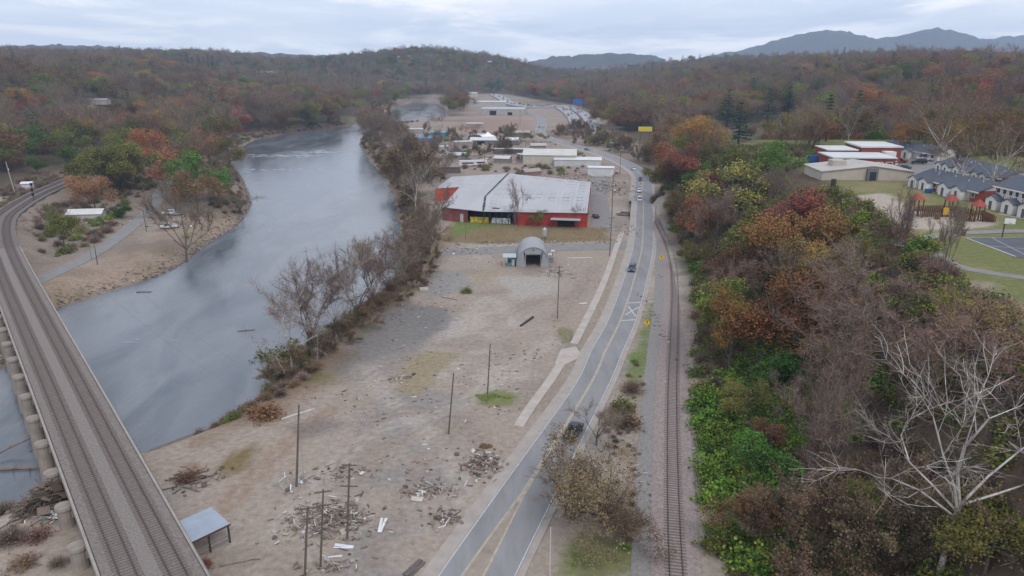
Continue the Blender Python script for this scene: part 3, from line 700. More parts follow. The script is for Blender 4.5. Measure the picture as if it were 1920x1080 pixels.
def bush(seed, H, Wd, pal, n, size, twigs=0, tp=None):
    g = np.random.default_rng(seed); d = g.normal(0, 1, (n, 3)); d /= np.linalg.norm(d, axis=1)[:, None]; d[:, 2] = np.abs(d[:, 2])
    lob = 1 + .35*np.sin(d[:, 0]*5 + seed) * np.cos(d[:, 1]*4 + seed*2); P = d*(g.uniform(.45, 1, (n, 1)))*lob[:, None]*np.array([Wd/2, Wd/2, H])
    V, F = quads(P, size, g); Cc = cvar(g, n, 4, pal, (np.arange(n)*7919 // 13 + (P[:, 0]*1.3).astype(int)), .3)
    st = MB()
    for k in range(9):
        a = g.uniform(0, 6.28); e = g.uniform(.3, .9); st.tube((0, 0, -.4), (math.cos(a)*Wd*.35*e, math.sin(a)*Wd*.35*e, H*g.uniform(.5, .95)), .06, .015, 4, caps=False)
    if twigs:
        D = g.normal(0, 1, (twigs, 3)); D[:, 2] = np.abs(D[:, 2]) + .3; D /= np.linalg.norm(D, axis=1)[:, None]
        P2 = D*g.uniform(.1, .7, (twigs, 1))*np.array([Wd/2, Wd/2, H]); V2, T2_ = slivers(P2, D, Wd*.3, .03, g)
        T = np.vstack([F[:, [0, 1, 2]], F[:, [0, 2, 3]], T2_ + len(V)]); Cc = np.vstack([Cc, cvar(g, twigs, 3, tp or PAL['bare'], None, .25)])
        return st.mesh('trunk'), mesh_np('crown', np.vstack([V, V2]), T, Cc), bark
    return st.mesh('trunk'), mesh_np('crown', V, F, Cc), bark
PROTO = {}
def proto(kind, item, H, Wd):
    item[0].materials.append(item[2]); item[1].materials.append(twig_mat if kind.startswith('bare') or kind in ('syc', 'scrub') else leaf_mat)
    PROTO.setdefault(kind, []).append((item[0], item[1], H, Wd))
for s in (1, 2, 3): proto('bare', bare(10 + s, 16, 10, PAL['bare'], 3000, .034), 16, 10)
for s in (1, 2): proto('bare2', bare(20 + s, 15, 10, PAL['bare2'], 2600, .036, leaf=500, lpal=PAL['brown']), 15, 10)
for s in (1, 2, 3): proto('brown', leafy(30 + s, 15, 11, PAL['brown'], 620, 15, .33), 15, 11)
for s in (1, 2): proto('orange', leafy(40 + s, 15, 12, PAL['orange'], 700, 16, .31), 15, 12)
for s in (1, 2): proto('rust', leafy(50 + s, 14, 10, PAL['rust'], 600, 15, .32), 14, 10)
for s in (1, 2): proto('yellow', leafy(60 + s, 14, 10, PAL['yellow'], 520, 14, .31), 14, 10)
for s in (1, 2, 3): proto('olive', leafy(70 + s, 14, 10, PAL['olive'], 580, 15, .33), 14, 10)
for s in (1, 2): proto('green', leafy(80 + s, 12, 10, PAL['green'], 620, 15, .31, .15), 12, 10)
for s in (1, 2): proto('pine', conifer(90 + s, 20, 9.5, PAL['pine'], 12), 20, 8)
proto('syc', bare(101, 24, 24, [(.30, .265, .24), (.22, .185, .165), (.17, .135, .115)], 1100, .026, .42, True, .0105, wig=.27), 24, 24)
proto('syc', bare(103, 20, 15, [(.26, .22, .19), (.20, .165, .145), (.17, .13, .11)], 2300, .033, .3, True, .015, wig=.22), 20, 15)
proto('tan', bare(105, 20, 15, [(.22, .145, .09), (.20, .13, .08), (.17, .12, .085)], 2600, .045, .3, True, .017, leaf=1500, lpal=[(.22, .14, .075), (.18, .11, .06)]), 20, 15)
for s in (1, 2): proto('scrub', bare(160 + s, 8, 9, PAL['bare2'], 3200, .026, .06, False, .012, leaf=9000, lpal=[(.17, .118, .072), (.14, .10, .06), (.205, .14, .082), (.12, .09, .055)]), 8, 9)
SCP = [(.185, .122, .078), (.15, .10, .066), (.205, .138, .092), (.125, .088, .06)]
proto('dome', leafy(171, 9, 11, SCP, 900, 15, .2, .10, .3, 13, .8), 9, 11)
for s in (1, 2): proto('bush_green', bush(110 + s, 2.6, 5, PAL['bright'], 900, .36), 2.6, 5)
for s in (1, 2): proto('bush_brown', bush(120 + s, 2.2, 4, PAL['brown'] + [(.16, .10, .065)], 420, .26, 260), 2.2, 4)
proto('bush_rust', bush(130, 1.8, 4.4, [(.20, .075, .045), (.16, .06, .04), (.22, .10, .06)], 700, .26, 260, [(.17, .08, .055), (.13, .06, .045)]), 1.8, 4.4)
for s in (1, 2): proto('bush_bare', bush(140 + s, 2.4, 4.5, PAL['bare'], 160, .22, 800), 2.4, 4.5)
for s in (1, 2): proto('bush_olive', bush(150 + s, 2.4, 4.6, PAL['olive'] + PAL['green'][:2], 700, .34, 100), 2.4, 4.6)
_tm = {}
def tree(kind, loc, hgt, wid=None, label=None, group=None, name=None, cat='tree', lean=0, variant=None, rz=None):
    v = PROTO[kind]; t, c, H, Wd = v[variant if variant is not None else random.randrange(len(v))]
    wid = wid or Wd*hgt/H
    o = thing(name or 'tree', label, cat, loc, random.uniform(0, 6.28) if rz is None else rz, group)
    o.scale = (wid/Wd, wid/Wd, hgt/H)
    if lean: o.rotation_euler = (random.gauss(0, lean), random.gauss(0, lean), o.rotation_euler[2])
    link('trunk', t, None, o); link('crown', c, None, o)
    return o

# ------------------------------------------------------------------ single trees the photograph picks out
taken = []; heroes = []
def T(px, py, kind, hgt, wid, label, frac=.6, name='tree', **kw):
    p = place(px, py, hgt, frac); taken.append((p[0], p[1], wid*.38)); heroes.append((px, py + (14 if kind == 'pine' else 0), wid*(.95 if kind == 'pine' else .5), p)); return tree(kind, p, hgt, wid, label, name=name, **kw)
def TB(px, py, kind, hgt, wid, label, name='tree', **kw):
    p = hit(px, py); taken.append((p[0], p[1], wid*.3)); a_, b_, d_ = proj(p + np.array([0, 0, hgt*.62])); heroes.append((a_, b_, wid*.42, p)); return tree(kind, p, hgt, wid, label, name=name, **kw)
# right-hand wood
T(1812, 800, 'syc', 25, 30, 'big bare sycamore with white spreading limbs at bottom right', .7, 'sycamore_tree', variant=0, rz=.6)
T(1500, 585, 'orange', 19, 17, 'large tan-orange oak in the middle of the right-hand wood', .6, 'oak_tree', variant=0)
T(1478, 455, 'orange', 19, 15, 'rounded orange-red tree behind the large tan oak', .6, 'oak_tree', variant=1)
T(1375, 615, 'orange', 16, 9.5, 'narrow brown-orange tree at the track edge below the oak', .6, 'oak_tree', variant=1)
T(1560, 500, 'brown', 17, 11, 'brown-leaved tree right of the large tan oak', .6)
T(1400, 500, 'brown', 15, 10, 'reddish brown tree left of the rounded orange tree', .6)
T(1388, 352, 'yellow', 21, 21, 'broad yellow-green tree behind the rounded orange tree', .6)
T(1345, 410, 'bare', 17, 10, 'grey bare tree below the broad yellow-green tree', .6)
T(1505, 395, 'rust', 16, 14, 'reddish tree between the yellow-green tree and the playground', .6)
T(1300, 470, 'yellow', 8, 6, 'small yellow tree beside the track under the wood', .6)
T(1680, 470, 'bare', 14, 4.5, 'dark narrow bare tree in front of the playground', .55)
T(1778, 475, 'bare', 11, 4.5, 'slender bare tree beside the curving park path', .5)
T(1650, 560, 'bare', 12, 12, 'wide grey bare tree at the edge of the park', .6)
T(1615, 620, 'bare', 13, 11, 'grey bare tree below the wide bare tree', .6)
T(1620, 470, 'yellow', 9, 5, 'small golden tree beside the dark narrow bare tree', .6)
T(1838, 600, 'yellow', 7, 7.5, 'yellow-green bushy tree below the basketball court', .6)
T(1450, 680, 'green', 10, 9, 'dark green tree under the large tan oak', .6)
T(1395, 745, 'yellow', 8, 6, 'lime-coloured small tree above the ivy slope', .6)
T(1535, 760, 'bare', 13, 8, 'grey bare tree between the ivy slope and the sycamore', .6)
T(1550, 850, 'bare', 17, 8, 'dark-trunked bare tree left of the sycamore', .6)
T(1640, 690, 'bare2', 15, 12, 'pinkish brown bare tree above the sycamore', .6)
T(1880, 700, 'bare2', 14, 12, 'brown twiggy tree at the right edge above the sycamore', .6)
T(1500, 1000, 'scrub', 9, 10, 'brown scrubby tree at the foot of the slope, bottom right', .6)
T(1745, 1010, 'scrub', 8, 10, 'brown scrubby tree at the foot of the sycamore', .5)
T(1860, 1010, 'olive', 8, 8, 'olive tree at the bottom right corner', .5)
T(1650, 1030, 'scrub', 8, 9, 'brown scrubby tree at the bottom edge left of the sycamore', .5)
T(1440, 850, 'green', 7, 8, 'bright green ivy-clad tree on the slope beside the track', .5)
# near road side
T(1130, 912, 'dome', 10.5, 12, 'dense brown twiggy tree beside the road, in front of the pickup truck', .5)
T(1060, 930, 'bare', 6.5, 7, 'grey bare branches spreading over the road edge below the pickup truck', .5)
T(1175, 965, 'dome', 6.0, 8, 'lower brown twiggy tree between the road and the track, bottom centre', .5)
TB(1118, 835, 'bare', 6.5, 5, 'small bare tree at the road edge beside the pickup truck')
# river bank row
for i, (x, y, h, w, k) in enumerate([(548, 700, 17, 11, 'syc'), (585, 672, 16, 10, 'bare'), (632, 640, 19, 11, 'syc'), (668, 612, 17, 10, 'bare'), (702, 585, 14, 9, 'bare'), (735, 560, 12, 9, 'bare'), (762, 535, 13, 9, 'bare'), (790, 512, 13, 9, 'bare2'), (806, 478, 13, 9, 'bare'), (803, 448, 14, 9, 'bare')]):
    TB(x, y, k, h, w, '%s tree of the river bank row, counted from the near end' % ['white-limbed first', 'grey second', 'tall pale third', 'grey fourth', 'low grey fifth', 'low grey sixth', 'grey seventh', 'brownish eighth', 'grey ninth', 'grey tenth'][i] , variant=(1 if k == 'syc' else None))
TB(780, 398, 'syc', 17, 12, 'white-stemmed bare tree on the bank left of the red warehouse', variant=1, name='sycamore_tree')
TB(972, 424, 'bare', 14, 4.5, 'thin dark bare tree in front of the warehouse roof')
TB(1012, 424, 'olive', 6, 5, 'small olive tree against the red warehouse front')
TB(1088, 424, 'bare2', 6, 4, 'small brown tree at the right corner of the warehouse front')
for i, (x, y, h, w) in enumerate([(520, 722, 3.5, 6), (560, 700, 4, 6), (600, 668, 4, 6), (640, 640, 4, 6), (680, 612, 3.6, 6), (715, 588, 4, 6), (745, 565, 4, 6), (775, 540, 3.5, 6), (800, 515, 3.5, 6), (812, 488, 3.5, 5), (812, 455, 3.5, 5)]):
    TB(x, y, 'scrub', h, w, 'brown scrub thicket at the foot of the river bank row', name='thicket', cat='bush', group='thickets along the river bank')
for i, (x, y, k, h, w) in enumerate([(38, 300, 'green', 15, 11), (85, 292, 'olive', 16, 11), (128, 312, 'green', 13, 10), (10, 322, 'olive', 15, 11), (70, 325, 'green', 10, 9), (165, 285, 'bare', 15, 10)]):
    TB(x, y, k, h, w, ['tall green tree above the leaning pale pole', 'olive tree right of the green tree above the pole', 'green tree beyond the equipment cabin', 'olive tree at the left edge above the railway', 'low green tree behind the equipment cabin', 'grey bare tree right of the green trees by the railway'][i])
# left bank
TB(350, 492, 'bare2', 19, 13, 'tall twin-stemmed tree standing at the left water edge')
TB(372, 400, 'brown', 17, 14, 'brown leafy tree between the left road and the river')
TB(330, 395, 'bare2', 14, 11, 'brown twiggy tree by the white parked cars')
TB(410, 375, 'bare2', 14, 12, 'wide brown bare tree at the river bend')
TB(452, 400, 'bare', 8, 9, 'low grey bare tree hanging over the left water edge')
TB(310, 330, 'rust', 16, 9, 'orange-topped tree above the left road')
TB(122, 470, 'olive', 14, 8, 'ivy-covered tree beside the railway curve')
TB(100, 440, 'bare2', 9, 7, 'pale brown tree left of the ivy-covered tree')
TB(228, 410, 'green', 6, 6, 'green bushy tree near the white shed on the left bank')
# plateau
TB(1763, 312, 'tan', 21, 15, 'tall sycamore with white limbs behind the row houses', name='sycamore_tree')
TB(1700, 292, 'orange', 13, 9, 'round orange tree left of the tall sycamore by the houses')
TB(1880, 330, 'tan', 16, 14, 'wide tan tree at the right edge behind the houses')
T(1812, 292, 'tan', 14, 15, 'brown leafy tree over the left half of the second row of houses', .62)
T(1868, 300, 'tan', 14, 14, 'brown leafy tree over the right half of the second row of houses', .62)
TB(1465, 272, 'yellow', 14, 12, 'bright yellow tree at the left end of the school field')
TB(1590, 276, 'syc', 15, 6, 'slim pale bare tree behind the school', variant=1)
T(1388, 226, 'pine', 29, 17, 'tall dark pine above the right-hand road', .6, 'pine_tree')
T(1366, 196, 'pine', 30, 18, 'second dark pine behind the tall one', .6, 'pine_tree')
T(1442, 190, 'pine', 27, 18, 'dark pine beyond the yellow tree', .6, 'pine_tree')
T(1480, 186, 'pine', 25, 17, 'dark spreading pine behind the school field', .6, 'pine_tree')
BILL = place(1210, 241, 13, .62); heroes.append((1210, 246, 13.0, BILL)); taken.append((BILL[0], BILL[1], 9))
# pines standing above the left ridge
for i, px in enumerate([342, 352, 362, 374, 383, 392, 400, 410]):
    best = None
    for Y_ in np.arange(420, 1280, 10):
        X_ = (px - 960)/FPX*(Y_*CT + 5); e = (H1(X_, Y_) - CH)/Y_
        if best is None or e > best[0]: best = (e, X_, Y_)
    tree('pine', (best[1], best[2], H1(best[1], best[2])), [32, 34, 27, 33, 31, 36, 34, 30][i], 12, 'dark pine in the clump standing above the left ridge', 'pines above the left ridge', 'pine_tree')
# bushes
def B(px, py, kind, hgt, wid, label, **kw): p = hit(px, py); return tree(kind, p, hgt, wid, label, name='bush', cat='bush', **kw)
B(500, 782, 'bush_rust', 2.3, 6, 'rust-red bush on the river bank near the crossarm pole')
B(505, 690, 'bush_olive', 4.5, 8, 'green-yellow bush at the near end of the bank row')
B(545, 678, 'bush_olive', 4, 7, 'olive bush under the white-limbed bank tree')
B(660, 600, 'bush_green', 2.5, 5, 'green bush under the fourth bank tree')
B(875, 548, 'bush_olive', 1.4, 3.6, 'low green weed clump in the middle of the lot')
B(1165, 770, 'bush_olive', 2.0, 5, 'green bush on the verge right of the pickup truck')
B(1185, 735, 'bush_bare', 2.4, 5, 'brown scrub on the verge beside the track')
B(1175, 800, 'bush_brown', 2.5, 6, 'brown scrub on the verge behind the roadside tree')
B(960, 495, 'bush_brown', 1.3, 2.6, 'round planting bed bush beside the arched hut')
B(380, 1064, 'bush_rust', .9, 2.5, 'reddish weeds near the open shed')
for i, (x, y, k, h, w) in enumerate([(20, 905, 'bush_bare', 2.4, 6), (70, 1010, 'bush_brown', 1.6, 4), (20, 1015, 'bush_bare', 1.8, 5), (45, 1060, 'bush_brown', 1.4, 4), (5, 965, 'bush_bare', 2.0, 5), (110, 1060, 'bush_bare', 1.2, 3)]):
    B(x, y, k, h, w, ['grey brush at the water edge left of the bridge', 'brown weeds beside the near bridge pier', 'grey brush on the bank at the lower left edge', 'brown weeds near the bottom left corner', 'tall grey brush at the left edge under the bridge', 'low grey brush beside the last bridge pier'][i])
B(350, 900, 'bush_brown', 1.1, 4, 'brown weeds on the sand beside the bridge')

# ------------------------------------------------------------------ the woods
KINDS = {'right': [('bare', .18), ('bare2', .16), ('brown', .18), ('olive', .16), ('orange', .09), ('rust', .09), ('yellow', .03), ('green', .05), ('pine', .06)],
         'left': [('bare', .20), ('bare2', .16), ('brown', .17), ('olive', .22), ('orange', .06), ('rust', .05), ('yellow', .02), ('green', .06), ('pine', .06)],
         'bank': [('bare', .55), ('bare2', .3), ('scrub', .15)],
         'low': [('scrub', .5), ('bare2', .2), ('olive', .2), ('bare', .1)],
         'far': [('bare', .26), ('bare2', .16), ('brown', .12), ('olive', .20), ('rust', .03), ('orange', .02), ('green', .08), ('pine', .13)]}
DESC = {'scrub': 'brown scrubby tree', 'bare': 'grey bare tree', 'bare2': 'brown twiggy tree', 'brown': 'brown-leaved tree', 'olive': 'olive-green tree', 'orange': 'orange-brown tree', 'rust': 'rust-red tree', 'yellow': 'yellow-leaved tree', 'green': 'dark green tree', 'pine': 'dark pine tree'}
cand = []
def grid(x0, x1, y0, y1, sp):
    X, Y = np.meshgrid(np.arange(x0, x1, sp), np.arange(y0, y1, sp)); X = X.ravel() + rng.uniform(-.45, .45, X.size)*sp; Y = Y.ravel() + rng.uniform(-.45, .45, Y.size)*sp
    return X, Y
CLEAR = [(np.array([G(x, y, 23) for x, y in q])) for q in [[(1440, 296), (1530, 292), (1560, 262), (1700, 258), (1760, 300), (1850, 290), (2400, 330), (2500, 900), (1960, 660), (1860, 560), (1790, 520), (1745, 470), (1660, 420), (1600, 372), (1510, 345)]]]
def ok_mask(X, Y):
    m = sdist(X, Y, RIVER) > 3
    for c in CLEAR: m &= sdist(X, Y, c) > 1.5
    m &= segdist(X, Y, RT) > 11
    m &= segdist(X, Y, RVR) > 5
    m &= segdist(X, Y, T2) > 5.5
    m &= segdist(X, Y, RC) > 7
    return m
for (x0, x1, y0, y1, sp) in [(20, 330, 30, 330, 8.3), (40, 1000, 330, 720, 13), (-60, 1300, 720, 1250, 15), (-900, -120, 230, 720, 13), (-1300, -120, 720, 1300, 15), (-1500, 1600, 1250, 1900, 17)]:
    X, Y = grid(x0, x1, y0, y1, sp)
    dr = X - np.interp(Y, xbY, xbX); dl = np.interp(Y, xlY, xlX) - X
    m = ok_mask(X, Y) & ((dr > 2.5) | (dl > 3) | (Y > 1300)) & (np.abs(X) < Y*.80 + 60)
    m &= rng.random(len(X)) < .95
    m &= ~((fbm(X + 500, Y, 85, 2) > .24) & (Y > 380) & (Y < 1250))
    for x, y, r, l in zip(X[m], Y[m], dr[m], dl[m]): cand.append((x, y, 'far' if y > 1250 else ('right' if r > 0 else 'left')))
# groves on the valley floor: upstream river banks, left bank, road side
def grove(poly, n, reg, z=0.0):
    P = px_poly(poly, z); lo, hi = P.min(0), P.max(0)
    X = rng.uniform(lo[0], hi[0], n*25); Y = rng.uniform(lo[1], hi[1], n*25); m = inpoly(X, Y, P) & ok_mask(X, Y)
    for x, y in list(zip(X[m], Y[m]))[:n]: cand.append((x, y, reg))
grove([(650, 252), (690, 262), (735, 320), (760, 372), (790, 372), (765, 318), (735, 262), (700, 240)], 30, 'bank')
grove([(690, 245), (735, 262), (830, 238), (838, 226), (740, 236)], 12, 'low')
grove([(838, 222), (880, 214), (860, 192), (835, 190)], 22, 'left')
grove([(690, 222), (740, 205), (780, 185), (760, 175), (660, 215)], 30, 'left')
grove([(755, 198), (840, 192), (850, 178), (770, 172)], 30, 'left')
grove([(1112, 234), (1180, 262), (1245, 302), (1310, 290), (1200, 228)], 45, 'right')
grove([(200, 300), (340, 262), (450, 262), (430, 285), (330, 330), (240, 345)], 26, 'left')
grove([(320, 340), (440, 300), (462, 340), (470, 385), (420, 410), (330, 400)], 16, 'left')
grove([(-20, 345), (60, 316), (180, 294), (270, 280), (250, 258), (100, 276), (-20, 296)], 34, 'left')
grove([(440, 262), (540, 247), (640, 232), (640, 226), (520, 238), (430, 252)], 20, 'left')
grove([(40, 395), (200, 335), (260, 345), (180, 400), (120, 440), (70, 440)], 10, 'left')
grove([(1040, 258), (1100, 274), (1160, 293), (1235, 318), (1262, 300), (1180, 262), (1110, 247), (1060, 244)], 75, 'low')
grove([(740, 330), (830, 322), (835, 345), (770, 400)], 6, 'bank')
grove([(770, 400), (815, 400), (820, 470), (770, 520), (752, 470)], 4, 'bank')
grove([(760, 262), (1000, 246), (1020, 268), (960, 300), (790, 318)], 34, 'low')
HOUSES = [hit(172, 196), hit(487, 142), hit(352, 140), hit(1530, 192), hit(1210, 250)]                     # clearings round the houses on the hills
for h in HOUSES:
    u = h[:2]/np.linalg.norm(h[:2])
    for k in range(6 if h[1] > 560 else 4): taken.append((h[0] - u[0]*k*11, h[1] - u[1]*k*11, 17 if h is not HOUSES[1] else 30))
lawn = hit(225, 212); taken.append((lawn[0], lawn[1], 26))
tx = np.array([t[0] for t in taken]); ty = np.array([t[1] for t in taken]); tr = np.array([t[2] for t in taken])
rest = []; pool = []
for x, y, reg in cand:
    if np.any(np.hypot(tx - x, ty - y) < tr): continue
    ks = KINDS[reg]; u = vnoise(x, y, 38)*.55 + random.random()*.55; u = min(.999, max(0, (u - .06)/.98)); a = 0
    for k, w in ks:
        a += w
        if u < a: break
    else: k = 'bare'
    if random.random() < .45: k = random.choices([q[0] for q in ks], [q[1] for q in ks])[0]
    hgt = (random.uniform(11, 24) if y > 330 else random.uniform(14, 23))*(1.2 if k == 'pine' else 1)
    if reg == 'right' and y < 330: hgt *= .74
    if reg == 'bank': hgt *= .85
    if reg == 'low': hgt = random.uniform(4.5, 8)
    if reg == 'right' and y < 100:
        hgt = random.uniform(6, 10)
        if k in ('bare', 'rust', 'orange'): k = random.choice(['scrub', 'olive', 'olive', 'bare2', 'green'])
    pool.append([x, y, 0, k, hgt, reg])
zz = height(np.array([p[0] for p in pool]), np.array([p[1] for p in pool]))
for p, z in zip(pool, zz): p[2] = float(z)
# trees do not stand between the viewer and the open park, the school or the trees picked out above
PARKV = [(1508, 345), (1535, 262), (1690, 250), (1960, 250), (1960, 575), (1850, 528), (1790, 492), (1725, 455), (1660, 415), (1590, 372)]
def blocks(p):
    if p[1] > 760: return False
    for f in (.35, .65, 1.0) if p[5] == 'right' else ():
        a, b, d = proj((p[0], p[1], p[2] + p[4]*f))
        if inpoly(np.array([a]), np.array([b]), PARKV)[0] and p[1] < 262: return True
    a, b, d = proj((p[0], p[1], p[2] + p[4]*.7))
    for hx, hy, hr2, q in heroes:
        dq = proj(q)[2]; r = FPX*hr2/dq
        if d < dq and math.hypot(a - hx, b - hy) < r*.9 + FPX*2.0/d: return True
    return False
pool = [p for p in pool if not blocks(p)]
def inview(p, m=0):
    a, b, d = proj((p[0], p[1], p[2] + p[4]*.6)); return d > 0 and -40 < a < 1960 and -40 < b < 1110
near = sorted([p for p in pool if inview(p)], key=lambda p: math.hypot(p[0], p[1]))
N_SINGLE = 232
single = near[:N_SINGLE]; sid = set(id(p) for p in single)
def zone(x, y, z, hgt, reg):
    if reg == 'low': return 'among the upstream lots' if x < 30 else 'between the valley road and the highway'
    if reg == 'bank': return 'beside the red warehouse on the river bank' if y < 330 else 'on the right river bank upstream of the warehouse'
    if reg == 'left': 
        if x > -60: return 'on the right river bank upstream of the warehouse'
        return 'on the left bank between the railway and the river' if y < 420 else 'at the upstream bend of the river'
    if y < 85: return 'at the bottom right edge below the sycamore'
    if y < 115: return 'beside the track below the tan oak' if x < 48 else 'below the park path at the right edge'
    if y < 150: return 'beside the track level with the tan oak' if x < 52 else 'on the slope below the basketball court'
    if y < 200: return 'above the track opposite the X marking' if x < 70 else 'on the slope below the playground'
    if y < 260: return 'along the road opposite the arched hut' if x < 80 else 'behind the row houses'
    return 'along the road opposite the warehouse' if x < 110 else 'behind the school field'
REG = {'low': 'on the valley floor', 'bank': 'on the right river bank', 'right': 'on the right-hand wooded slope', 'left': 'in the groves along the left bank and valley', 'far': 'on the far hill'}
for x, y, z, k, hgt, reg in single:
    tree(k, (x, y, z), hgt, None, ('tall ' if hgt > (13.9 if reg == 'right' and y < 330 else 17) else 'lower ') + DESC[k] + ' ' + zone(x, y, z, hgt, reg), DESC[k] + 's ' + REG[reg], 'pine_tree' if k == 'pine' else 'tree', lean=.04)
rest = [p for p in pool if id(p) not in sid]

# far woods: crowns set on points over the hills
def scatter(name, pts, protos, label):
    """pts: (x,y,z,proto index,scale,rotation)"""
    me = bpy.data.meshes.new(name); me.vertices.add(len(pts)); me.vertices.foreach_set('co', np.array([p[:3] for p in pts], np.float32).ravel())
    for an, ty, ix in (('kid', 'INT', 3), ('scl', 'FLOAT', 4), ('rot', 'FLOAT', 5)):
        at = me.attributes.new(an, ty, 'POINT'); at.data.foreach_set('value', np.array([p[ix] for p in pts], np.int32 if ty == 'INT' else np.float32))
    cc = bpy.data.collections.new(name + '_kinds')
    for i, m in enumerate(protos):
        cc.objects.link(bpy.data.objects.new('%s_kind_%02d' % (name, i), m))
    o = link(name, me); ng = bpy.data.node_groups.new(name, 'GeometryNodeTree')
    ng.interface.new_socket('Geometry', in_out='INPUT', socket_type='NodeSocketGeometry'); ng.interface.new_socket('Geometry', in_out='OUTPUT', socket_type='NodeSocketGeometry')
    gi = N(ng, 'NodeGroupInput'); go = N(ng, 'NodeGroupOutput'); ip = N(ng, 'GeometryNodeInstanceOnPoints'); ci = N(ng, 'GeometryNodeCollectionInfo')
    ci.inputs['Collection'].default_value = cc; ci.inputs['Separate Children'].default_value = True; ci.inputs['Reset Children'].default_value = True
    L = ng.links.new; mp = N(ng, 'GeometryNodeMeshToPoints'); L(gi.outputs[0], mp.inputs['Mesh']); L(mp.outputs[0], ip.inputs['Points'])
    L(ci.outputs[0], ip.inputs['Instance']); ip.inputs['Pick Instance'].default_value = True
    def attr(n, t):
        a = N(ng, 'GeometryNodeInputNamedAttribute'); a.data_type = t; a.inputs['Name'].default_value = n; return a.outputs['Attribute']
    L(attr('kid', 'INT'), ip.inputs['Instance Index'])
    cx = N(ng, 'ShaderNodeCombineXYZ'); L(attr('rot', 'FLOAT'), cx.inputs['Z']); L(cx.outputs[0], ip.inputs['Rotation']); L(attr('scl', 'FLOAT'), ip.inputs['Scale'])
    L(ip.outputs[0], go.inputs[0]); md = o.modifiers.new('scatter', 'NODES'); md.node_group = ng
    return tag(o, label, None, kind='stuff')
PK = {}; protos = []
for k in KINDS['left'] + KINDS['low'] + [('rust', 0)]:
    if k[0] in PK: continue
    PK[k[0]] = []
    for v in PROTO[k[0]]: PK[k[0]].append((len(protos), v[2])); protos.append(v[1])
for reg, lab in (('right', 'autumn wood covering the right-hand hills'), ('left', 'autumn wood covering the left-hand hills'), ('far', 'far wooded hill closing the valley'), ('low', 'scrubby low trees on the valley floor'), ('bank', 'bare trees along the upstream river bank')):
    pts = []
    for x, y, z, k, hgt, rg in rest:
        if rg != reg: continue
        i, H = random.choice(PK[k]); pts.append((x, y, z - .3, i, hgt/H*(1.05 if y < 1250 else .95), random.uniform(0, 6.28)))
    if pts: scatter('woodland', pts, protos, lab)
# undergrowth
ug = []; ugp = []; UK = {}
for k in ('bush_green', 'bush_brown', 'bush_bare', 'bush_olive', 'bush_rust'):
    UK[k] = []
    for v in PROTO[k]: UK[k].append(len(ugp)); ugp.append(v[1])
def under(X, Y, choose, lo, hi):
    Z = height(X, Y)
    for x, y, z in zip(X, Y, Z): ug.append((x, y, z - .15, random.choice(UK[choose(x, y)]), random.uniform(lo, hi), random.uniform(0, 6.28)))
IVY = px_poly([(1300, 690), (1420, 620), (1510, 630), (1530, 740), (1490, 880), (1460, 1000), (1310, 1000), (1300, 800)], 6)
def ch(x, y):
    if inpoly(np.array([x]), np.array([y]), IVY)[0]: return random.choices(['bush_green', 'bush_olive', 'bush_bare'], [.88, .08, .04])[0]
    return random.choices(['bush_olive', 'bush_brown', 'bush_bare', 'bush_green'], [.40, .38, .17, .05])[0]
X, Y = grid(18, 190, 34, 300, 2.7); dr = X - np.interp(Y, xbY, xbX)
m = (X > np.interp(Y, T2[:, 1], T2[:, 0])) & (segdist(X, Y, T2) > 4.6) & (np.abs(X) < Y*.78 + 34)
for c in CLEAR: m &= sdist(X, Y, c) > 0
under(X[m], Y[m], ch, .55, 1.25)
X, Y = grid(-70, 0, 95, 330, 2.2); d = sdist(X, Y, RIVER); m = (d > 1.5) & (d < 9.5) & (Y > 112) & (X > np.interp(Y, [100, 330], [-70, -60]))
under(X[m], Y[m], lambda x, y: random.choices(['bush_brown', 'bush_olive', 'bush_bare', 'bush_rust'], [.28, .24, .44, .04])[0], .3, .8)
X, Y = grid(-330, -60, 200, 730, 3.8); d = sdist(X, Y, RIVER); m = (((d > 2) & (d < 14) & (Y > 290)) | ((segdist(X, Y, RT) > 7) & (segdist(X, Y, RT) < 34) & (Y > 215) & (d > 20))) & (rng.random(len(X)) < .7) & (segdist(X, Y, RVR) > 4.5)
under(X[m], Y[m], lambda x, y: random.choices(['bush_brown', 'bush_olive', 'bush_bare', 'bush_green'], [.4, .17, .40, .03])[0], .45, 1.25)
X, Y = grid(-60, 60, 330, 640, 8); m = (segdist(X, Y, RC) > 9) & (sdist(X, Y, RIVER) > 4) & (fbm(X, Y, 30, 2) > .06)
under(X[m], Y[m], lambda x, y: random.choices(['bush_brown', 'bush_olive', 'bush_bare'], [.4, .35, .25])[0], .5, 1.3)
X, Y = grid(14, 26, 70, 160, 1.9); dd = segdist(X, Y, T2); d2 = segdist(X, Y, RR); m = (dd > 5.4) & (d2 > 1.5) & (segdist(X, Y, RC) > 5.5) & (X < np.interp(Y, T2[:, 1], T2[:, 0])) & (X > np.interp(Y, RR[:, 1], RR[:, 0])) & (rng.random(len(X)) < .5)
under(X[m], Y[m], lambda x, y: random.choices(['bush_brown', 'bush_olive', 'bush_bare', 'bush_green'], [.35, .25, .25, .15])[0], .16, .42)
scatter('undergrowth', ug, ugp, 'brown and green undergrowth on the slopes and river banks')

